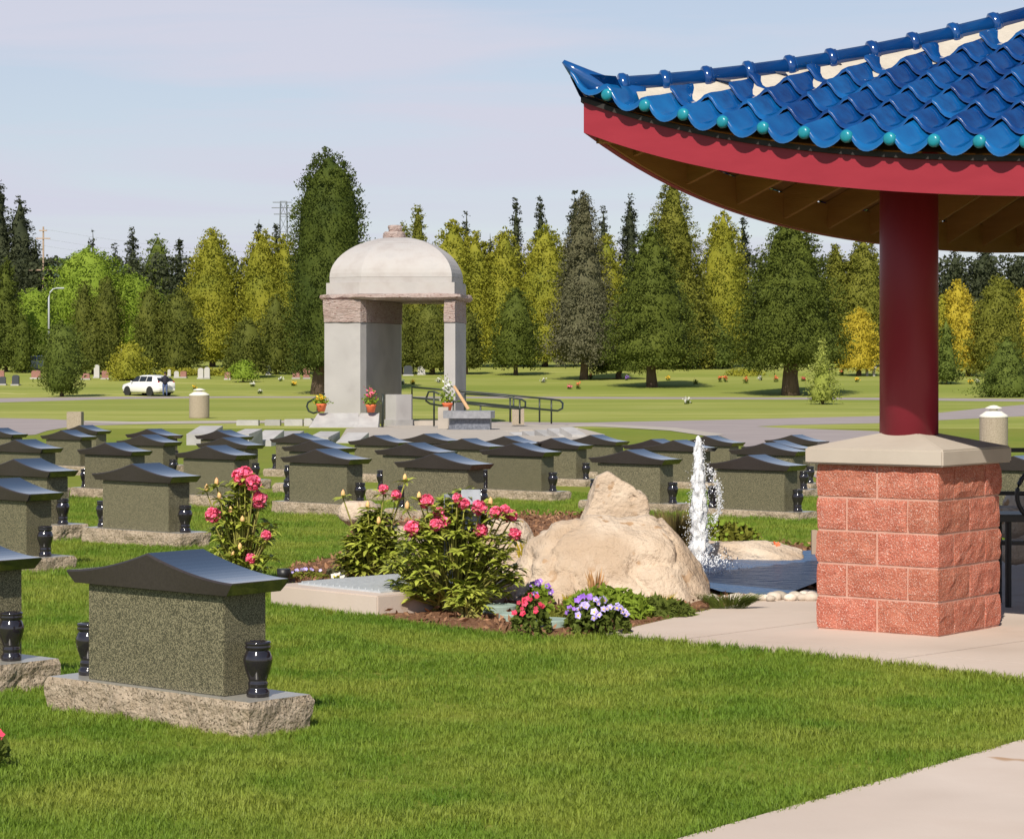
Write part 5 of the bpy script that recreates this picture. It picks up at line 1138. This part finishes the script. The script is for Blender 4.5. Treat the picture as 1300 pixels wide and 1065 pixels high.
def clump(name, label, cat, px, py, rx, h, fmat, n, size, seed, bloom=None, nb=0, bs=.016, long=1.6, group=None, ry=None, upright=False, Yd=None, eye=None):
    X, Y, Z_ = gp(px, py) if Yd is None else at(px, py, Yd); Z_ = min(Z_, .06) if Yd is None else .04; t = thing(name, label, cat, (X, Y, Z_ + .02), 0, group); ry = ry or rx * .8; rs = random.Random(seed)
    if upright:
        Q = np.zeros((n, 4, 3))
        for i in range(n):
            a = rs.uniform(0, 2 * PI); r = rs.random() ** .6 * .35; b = Vector((rx * r * math.cos(a), ry * r * math.sin(a), 0)); e = Vector((rx * rs.uniform(.4, 1) * math.cos(a), ry * rs.uniform(.4, 1) * math.sin(a), h * rs.uniform(.55, 1.05))); s = Vector((-math.sin(a + 1), math.cos(a + 1), 0)) * size * .5; m_ = b.lerp(e, .55) + Vector((0, 0, h * .15)); Q[i] = [b - s, m_ - s, e, m_ + s]
    else:
        def pos(r):
            a = r.uniform(0, 2 * PI); u = r.random() ** .5; hh = math.sqrt(max(0, 1 - u * u)); return (rx * u * math.cos(a), ry * u * math.sin(a), h * (hh * r.uniform(.45, 1) + r.gauss(0, .05)))
        Q = leafquads(n, pos, size, seed, long)
    tag(quads('foliage', Q, fmat, t), kind='stuff')
    if nb:
        b = MB(); ey = MB()
        for k in range(nb):
            a = rs.uniform(0, 2 * PI); u = rs.random() ** .5 * .9; hh = math.sqrt(1 - u * u); p = Vector((rx * u * math.cos(a), ry * u * math.sin(a) - .01, h * hh + .012)); nrm = Vector((rs.gauss(0, .3), -.9, .55 + rs.gauss(0, .2))).normalized(); e1 = nrm.cross(Vector((0, 0, 1))).normalized(); e2 = e1.cross(nrm); s = bs * rs.uniform(.75, 1.2)
            b.add(([p] + [p + (e1 * math.cos(2 * PI * m / 10) + e2 * math.sin(2 * PI * m / 10)) * s * (1 if m % 2 else .72) + nrm * s * .15 for m in range(10)], [(0, 1 + m, 1 + (m + 1) % 10) for m in range(10)]))
            if eye: q_ = p + nrm * s * .12 - e2 * s * .1; ey.add(([q_ + (e1 * math.cos(2 * PI * m / 6) + e2 * math.sin(2 * PI * m / 6)) * s * .30 for m in range(6)], [tuple(range(6))]))
        b.build('blossoms', bloom, t)
        if eye: ey.build('flower_eyes', eye, t)
    return t
PG = 'pansies in the bed'
clump('pansy', 'big clump of lavender and white pansies at the pavement tip', 'flowers', 762, 809, .19, .20, m_f['mid'], 700, .03, 1, m_lav, 40, .023, eye=m_y, group=PG, ry=.13)
clump('pansy', 'purple pansies among the lavender clump', 'flowers', 745, 806, .14, .21, m_f['mid'], 300, .03, 2, m_purple, 26, .021, eye=None, group=PG, ry=.10)
clump('pansy', 'violet pansies below the left end of the big boulder', 'flowers', 684, 776, .10, .17, m_f['bright'], 320, .028, 3, m_purple, 14, .024, group=PG, eye=m_w)
clump('pansy', 'small violet pansies against the boulder foot', 'flowers', 714, 771, .05, .13, m_f['olive'], 130, .025, 4, m_purple, 6, .022, group=PG)
clump('pansy', 'few violet pansies at the top of the juniper', 'flowers', 782, 765, .07, .12, m_f['mid'], 100, .025, 5, m_purple, 6, .024, group=PG)
clump('petunia', 'red and white petunias in front of the green lids', 'flowers', 674, 810, .12, .23, m_f['mid'], 420, .03, 6, m_r, 22, .021, ry=.1)
clump('lime_shrub', 'low lime green leaves behind the red petunias', 'ground plant', 683, 790, .13, .11, m_f['bright'], 420, .028, 7)
JG = 'low junipers at the boulder foot'
clump('juniper', 'spreading bright green juniper in front of the big boulder', 'juniper', 770, 790, .30, .20, m_f['bright'], 1500, .028, 8, long=3, group=JG, ry=.2)
clump('juniper', 'darker juniper reaching right towards the pavement', 'juniper', 830, 788, .26, .12, m_f['mid'], 1300, .028, 9, long=3, group=JG, ry=.14)
clump('juniper', 'dull green juniper left of the lavender pansies', 'juniper', 722, 797, .14, .10, m_f['olive'], 600, .025, 10, long=3, group=JG)
clump('yellow_grass', 'tuft of golden grass at the right foot of the big boulder', 'grass tuft', 842, 781, .10, .13, m_f['yellow'], 130, .008, 11, upright=True, group='golden grass tufts')
clump('yellow_grass', 'small golden sprigs by the violet pansies', 'grass tuft', 721, 776, .06, .10, m_f['yellow'], 70, .008, 12, upright=True, group='golden grass tufts')
clump('twiggy_perennial', 'reddish brown twiggy perennial before the big boulder', 'ground plant', 757, 776, .09, .27, m_orange and M('rusty_leaves', (.42, .20, .08), (.5, .3, .12), sc=30, island=True), 60, .012, 13, upright=True)
clump('golden_grass', 'bright yellow grass right of the central rhododendron', 'grass tuft', 672, 690, .20, .27, m_f['yellow'], 320, .010, 14, upright=True, Yd=18.8, group='golden grass tufts')
clump('heather', 'rounded pink flowering heather left of the pointed boulder', 'heather', 714, 690, .155, .19, m_f['grey'], 500, .022, 15, M('heather_pink', (.62, .22, .24), (.72, .42, .42), sc=50, island=True, rough=.8), 330, .013, Yd=18.6)
clump('yellow_pansy', 'yellow pansies beside the pink heather', 'flowers', 682, 694, .09, .14, m_f['mid'], 150, .025, 16, m_y, 9, .024, Yd=18.5, group=PG)
clump('yellow_pansy', 'tiny yellow pansies on top edge of the big boulder', 'flowers', 748, 700, .09, .24, m_f['mid'], 80, .02, 17, m_y, 8, .018, Yd=17.9, group=PG)
clump('brown_grass', 'brown reed grass left of the fountain', 'grass', 856, 700, .24, .40, M('reed_grass', (.10, .085, .022), (.20, .15, .05), sc=8, rough=.8, island=True), 1500, .008, 18, upright=True, Yd=20.2)
clump('evergreen_shrub', 'yellow green leafy shrub right of the fountain', 'shrub', 925, 702, .30, .27, m_f['olive'], 1500, .035, 19, long=2, Yd=20.6, bloom=m_f['bright'], nb=60, bs=.02)
clump('evergreen_shrub', 'low leafy shrub end near the orange flower', 'shrub', 955, 702, .17, .15, m_f['bright'], 500, .032, 20, long=2, Yd=20.5)
clump('orange_flower', 'small orange flower behind the flat boulder', 'flowers', 983, 700, .05, .12, m_f['mid'], 60, .02, 21, m_orange, 6, .022, Yd=20.2)
clump('waterside_grass', 'fine green grass by the pond and pavement', 'grass', 925, 778, .30, .12, m_f['mid'], 500, .006, 22, upright=True, ry=.08)
clump('white_flower', 'white flower with yellow centre on the mulch left of the shrub', 'flowers', 429, 728, .05, .05, m_f['olive'], 60, .02, 23, m_w, 3, .030, Yd=17.9, eye=m_y)
clump('pansy', 'pale lilac pansies at the left rim of the bed', 'flowers', 453, 700, .10, .13, m_f['olive'], 240, .025, 24, m_lav, 14, .022, Yd=18.7, group=PG)
clump('pansy', 'tiny mixed pansies right of the black spotlight', 'flowers', 392, 727, .15, .06, m_f['olive'], 200, .02, 25, m_lav, 12, .018, Yd=18.3, group=PG)
clump('brown_ground_cover', 'reddish ground cover by the white flower', 'ground plant', 440, 716, .16, .08, m_f['grey'], 400, .022, 26, Yd=18.5)
clump('low_hedge_plant', 'dull green plant under the monument right of the yellow grass', 'ground plant', 760, 690, .28, .16, m_f['olive'], 500, .03, 27, Yd=19.6)
clump('low_hedge_plant', 'brownish plant behind the yellow pansies', 'ground plant', 690, 690, .24, .20, m_f['grey'], 500, .03, 28, Yd=20.0)
X, Y, Z_ = gp(1, 972)
clump('red_flower', 'red flower poking in at the lower left corner', 'flowers', -4, 985, .05, .15, m_f['mid'], 60, .03, 29, m_r, 7, .026)
def mulch_chips():
    rs = random.Random(4); pts = []
    xs = [p[0] for p in POLY_BED]; ys = [p[1] for p in POLY_BED]
    while len(pts) < 5200:
        p = (rs.uniform(min(xs), max(xs)), rs.uniform(min(ys), max(ys)))
        if inside(p, POLY_BED) and not inside(p, POLY_POND): pts.append(p)
    it = iter(pts)
    def pos(r): p = next(it); return (p[0], p[1], g(p[1]) + .05 + r.uniform(-.015, .02))
    tag(quads('mulch_chips', leafquads(5200, pos, .026, 5, 2.2), m_chip), 'loose bark chips on the flower bed', kind='stuff')
mulch_chips()
# ---------------------------------------------------------------- grass of the near lawn
def grass():
    vault = [Vector((gp(479, 786)[0], gp(479, 786)[1])) + Vector(((math.cos(-R(46)) * a - math.sin(-R(46)) * b), (math.sin(-R(46)) * a + math.cos(-R(46)) * b))) for a, b in ((-1.13, -.01), (.01, -.01), (.01, 1.22), (-1.13, 1.22))]
    polys = [POLY_PAVE, P2, POLY_BED, [tuple(v) for v in vault]]
    rects = [(x, y) for x, y, *_ in NICHES]; ca, sa = math.cos(THN), math.sin(THN)
    rg = np.random.default_rng(11); pts = []; rot = []; scl = []
    def zone(y0, y1, dens, sc):
        wid = lambda y: .2094 * y + .35
        n = int((wid(y0) + wid(y1)) * (y1 - y0) * dens)
        for _ in range(n):
            y = rg.uniform(y0, y1); x = rg.uniform(-wid(y1), wid(y1))
            if abs(x) > wid(y): continue
            if any(inside((x, y), p) for p in polys): continue
            bad = False
            for cx, cy in rects:
                dx, dy = x - cx, y - cy
                if abs(dx) < .9 and abs(dy) < .9 and abs(dx * ca - dy * sa) < SL / 2 + .0 and abs(dx * sa + dy * ca) < SD / 2 + .0: bad = True; break
            if bad: continue
            h = 1.0 + .5 * noise.noise((x * 1.3, y * 1.3, 0)) + .3 * noise.noise((x * 6, y * 6, 4))
            pts.append((x, y, g(y) - .004)); rot.append((rg.normal(0, .10), rg.normal(0, .10), rg.uniform(0, 6.28))); scl.append(sc * h * rg.uniform(.75, 1.25))
    zone(7.6, 11, 1500, 1.0); zone(11, 16, 950, 1.05); zone(16, 23, 520, 1.15); zone(23, 34, 260, 1.3)
    # longer fringe along the pavement and bed edges
    for poly in (POLY_PAVE, P2, POLY_BED, [tuple(v) for v in vault]):
        for i in range(len(poly)):
            a = Vector(poly[i]); b = Vector(poly[(i + 1) % len(poly)]); L_ = (b - a).length
            nn = Vector((b.y - a.y, a.x - b.x)).normalized(); c = (a + b) / 2 + nn * .05
            if inside(tuple(c), poly): nn = -nn
            for _ in range(int(L_ * 110)):
                p = a.lerp(b, rg.random()) + nn * rg.uniform(-.004, .05)
                if p.y > 26 or abs(p.x) > .2094 * p.y + .4 or any(inside(tuple(p), q) for q in polys if q is not poly): continue
                pts.append((p.x, p.y, g(p.y) - .002)); rot.append((rg.normal(0, .18), rg.normal(0, .18), rg.uniform(0, 6.28))); scl.append(rg.uniform(.9, 1.6))
    n = len(pts)
    # tufts
    tufts = []
    for k in range(3):
        rs = random.Random(k); V = []; Fc = []
        for _ in range(15):
            bx, by = rs.gauss(0, .013), rs.gauss(0, .013); a = rs.uniform(0, 6.28); h = rs.uniform(.022, .042); lean = rs.uniform(.1, .8) * h; w = rs.uniform(.0011, .0019); d = Vector((math.cos(a), math.sin(a), 0)); s = Vector((-d.y, d.x, 0)) * w
            b = Vector((bx, by, 0)); m_ = b + d * lean * .3 + Vector((0, 0, h * .6)); e = b + d * lean + Vector((0, 0, h)); o = len(V); V += [b - s, b + s, m_ + s * .8, m_ - s * .8, e]; Fc += [(o, o + 1, o + 2, o + 3), (o + 3, o + 2, o + 4)]
        X, Y, Z_ = (-.2 + .2 * k, 9.2, g(9.2)); t = obj('grass_tuft', V, Fc, m_blade, loc=(X, Y, Z_)); tag(t, 'blades of the mown lawn', kind='stuff'); tufts.append(t)
    me = bpy.data.meshes.new('grass'); me.vertices.add(n); me.vertices.foreach_set('co', np.array(pts, dtype=np.float32).reshape(-1))
    me.attributes.new('rot', 'FLOAT_VECTOR', 'POINT').data.foreach_set('vector', np.array(rot, dtype=np.float32).reshape(-1)); me.attributes.new('scl', 'FLOAT', 'POINT').data.foreach_set('value', np.array(scl, dtype=np.float32))
    me.attributes.new('pick', 'INT', 'POINT').data.foreach_set('value', rg.integers(0, 3, n).astype(np.int32)); me.materials.append(m_blade)
    o = link(bpy.data.objects.new('grass', me)); tag(o, 'short mown grass blades of the near lawn', kind='stuff')
    ng = bpy.data.node_groups.new('grass_nodes', 'GeometryNodeTree'); ng.interface.new_socket('Geometry', in_out='INPUT', socket_type='NodeSocketGeometry'); ng.interface.new_socket('Geometry', in_out='OUTPUT', socket_type='NodeSocketGeometry')
    N = ng.nodes; L = ng.links; gi = N.new('NodeGroupInput'); go = N.new('NodeGroupOutput'); ji = N.new('GeometryNodeJoinGeometry')
    def attr(nm, dt): a = N.new('GeometryNodeInputNamedAttribute'); a.data_type = dt; a.inputs['Name'].default_value = nm; return a.outputs[0]
    ra, sa_, pk = attr('rot', 'FLOAT_VECTOR'), attr('scl', 'FLOAT'), attr('pick', 'INT')
    for k in range(3):
        ip = N.new('GeometryNodeInstanceOnPoints'); oi = N.new('GeometryNodeObjectInfo'); oi.inputs['Object'].default_value = tufts[k]; oi.transform_space = 'ORIGINAL'
        cp = N.new('FunctionNodeCompare'); cp.data_type = 'INT'; cp.operation = 'EQUAL'; L.new(pk, cp.inputs[2]); cp.inputs[3].default_value = k
        cb = N.new('ShaderNodeCombineXYZ'); [L.new(sa_, cb.inputs[i]) for i in range(3)]
        er = N.new('FunctionNodeEulerToRotation'); L.new(ra, er.inputs[0])
        L.new(gi.outputs[0], ip.inputs['Points']); L.new(cp.outputs[0], ip.inputs['Selection']); L.new(oi.outputs['Geometry'], ip.inputs['Instance']); L.new(er.outputs[0], ip.inputs['Rotation']); L.new(cb.outputs[0], ip.inputs['Scale']); L.new(ip.outputs[0], ji.inputs[0])
    L.new(ji.outputs[0], go.inputs[0]); mo = o.modifiers.new('grass', 'NODES'); mo.node_group = ng
    print('grass tufts', n)
grass()
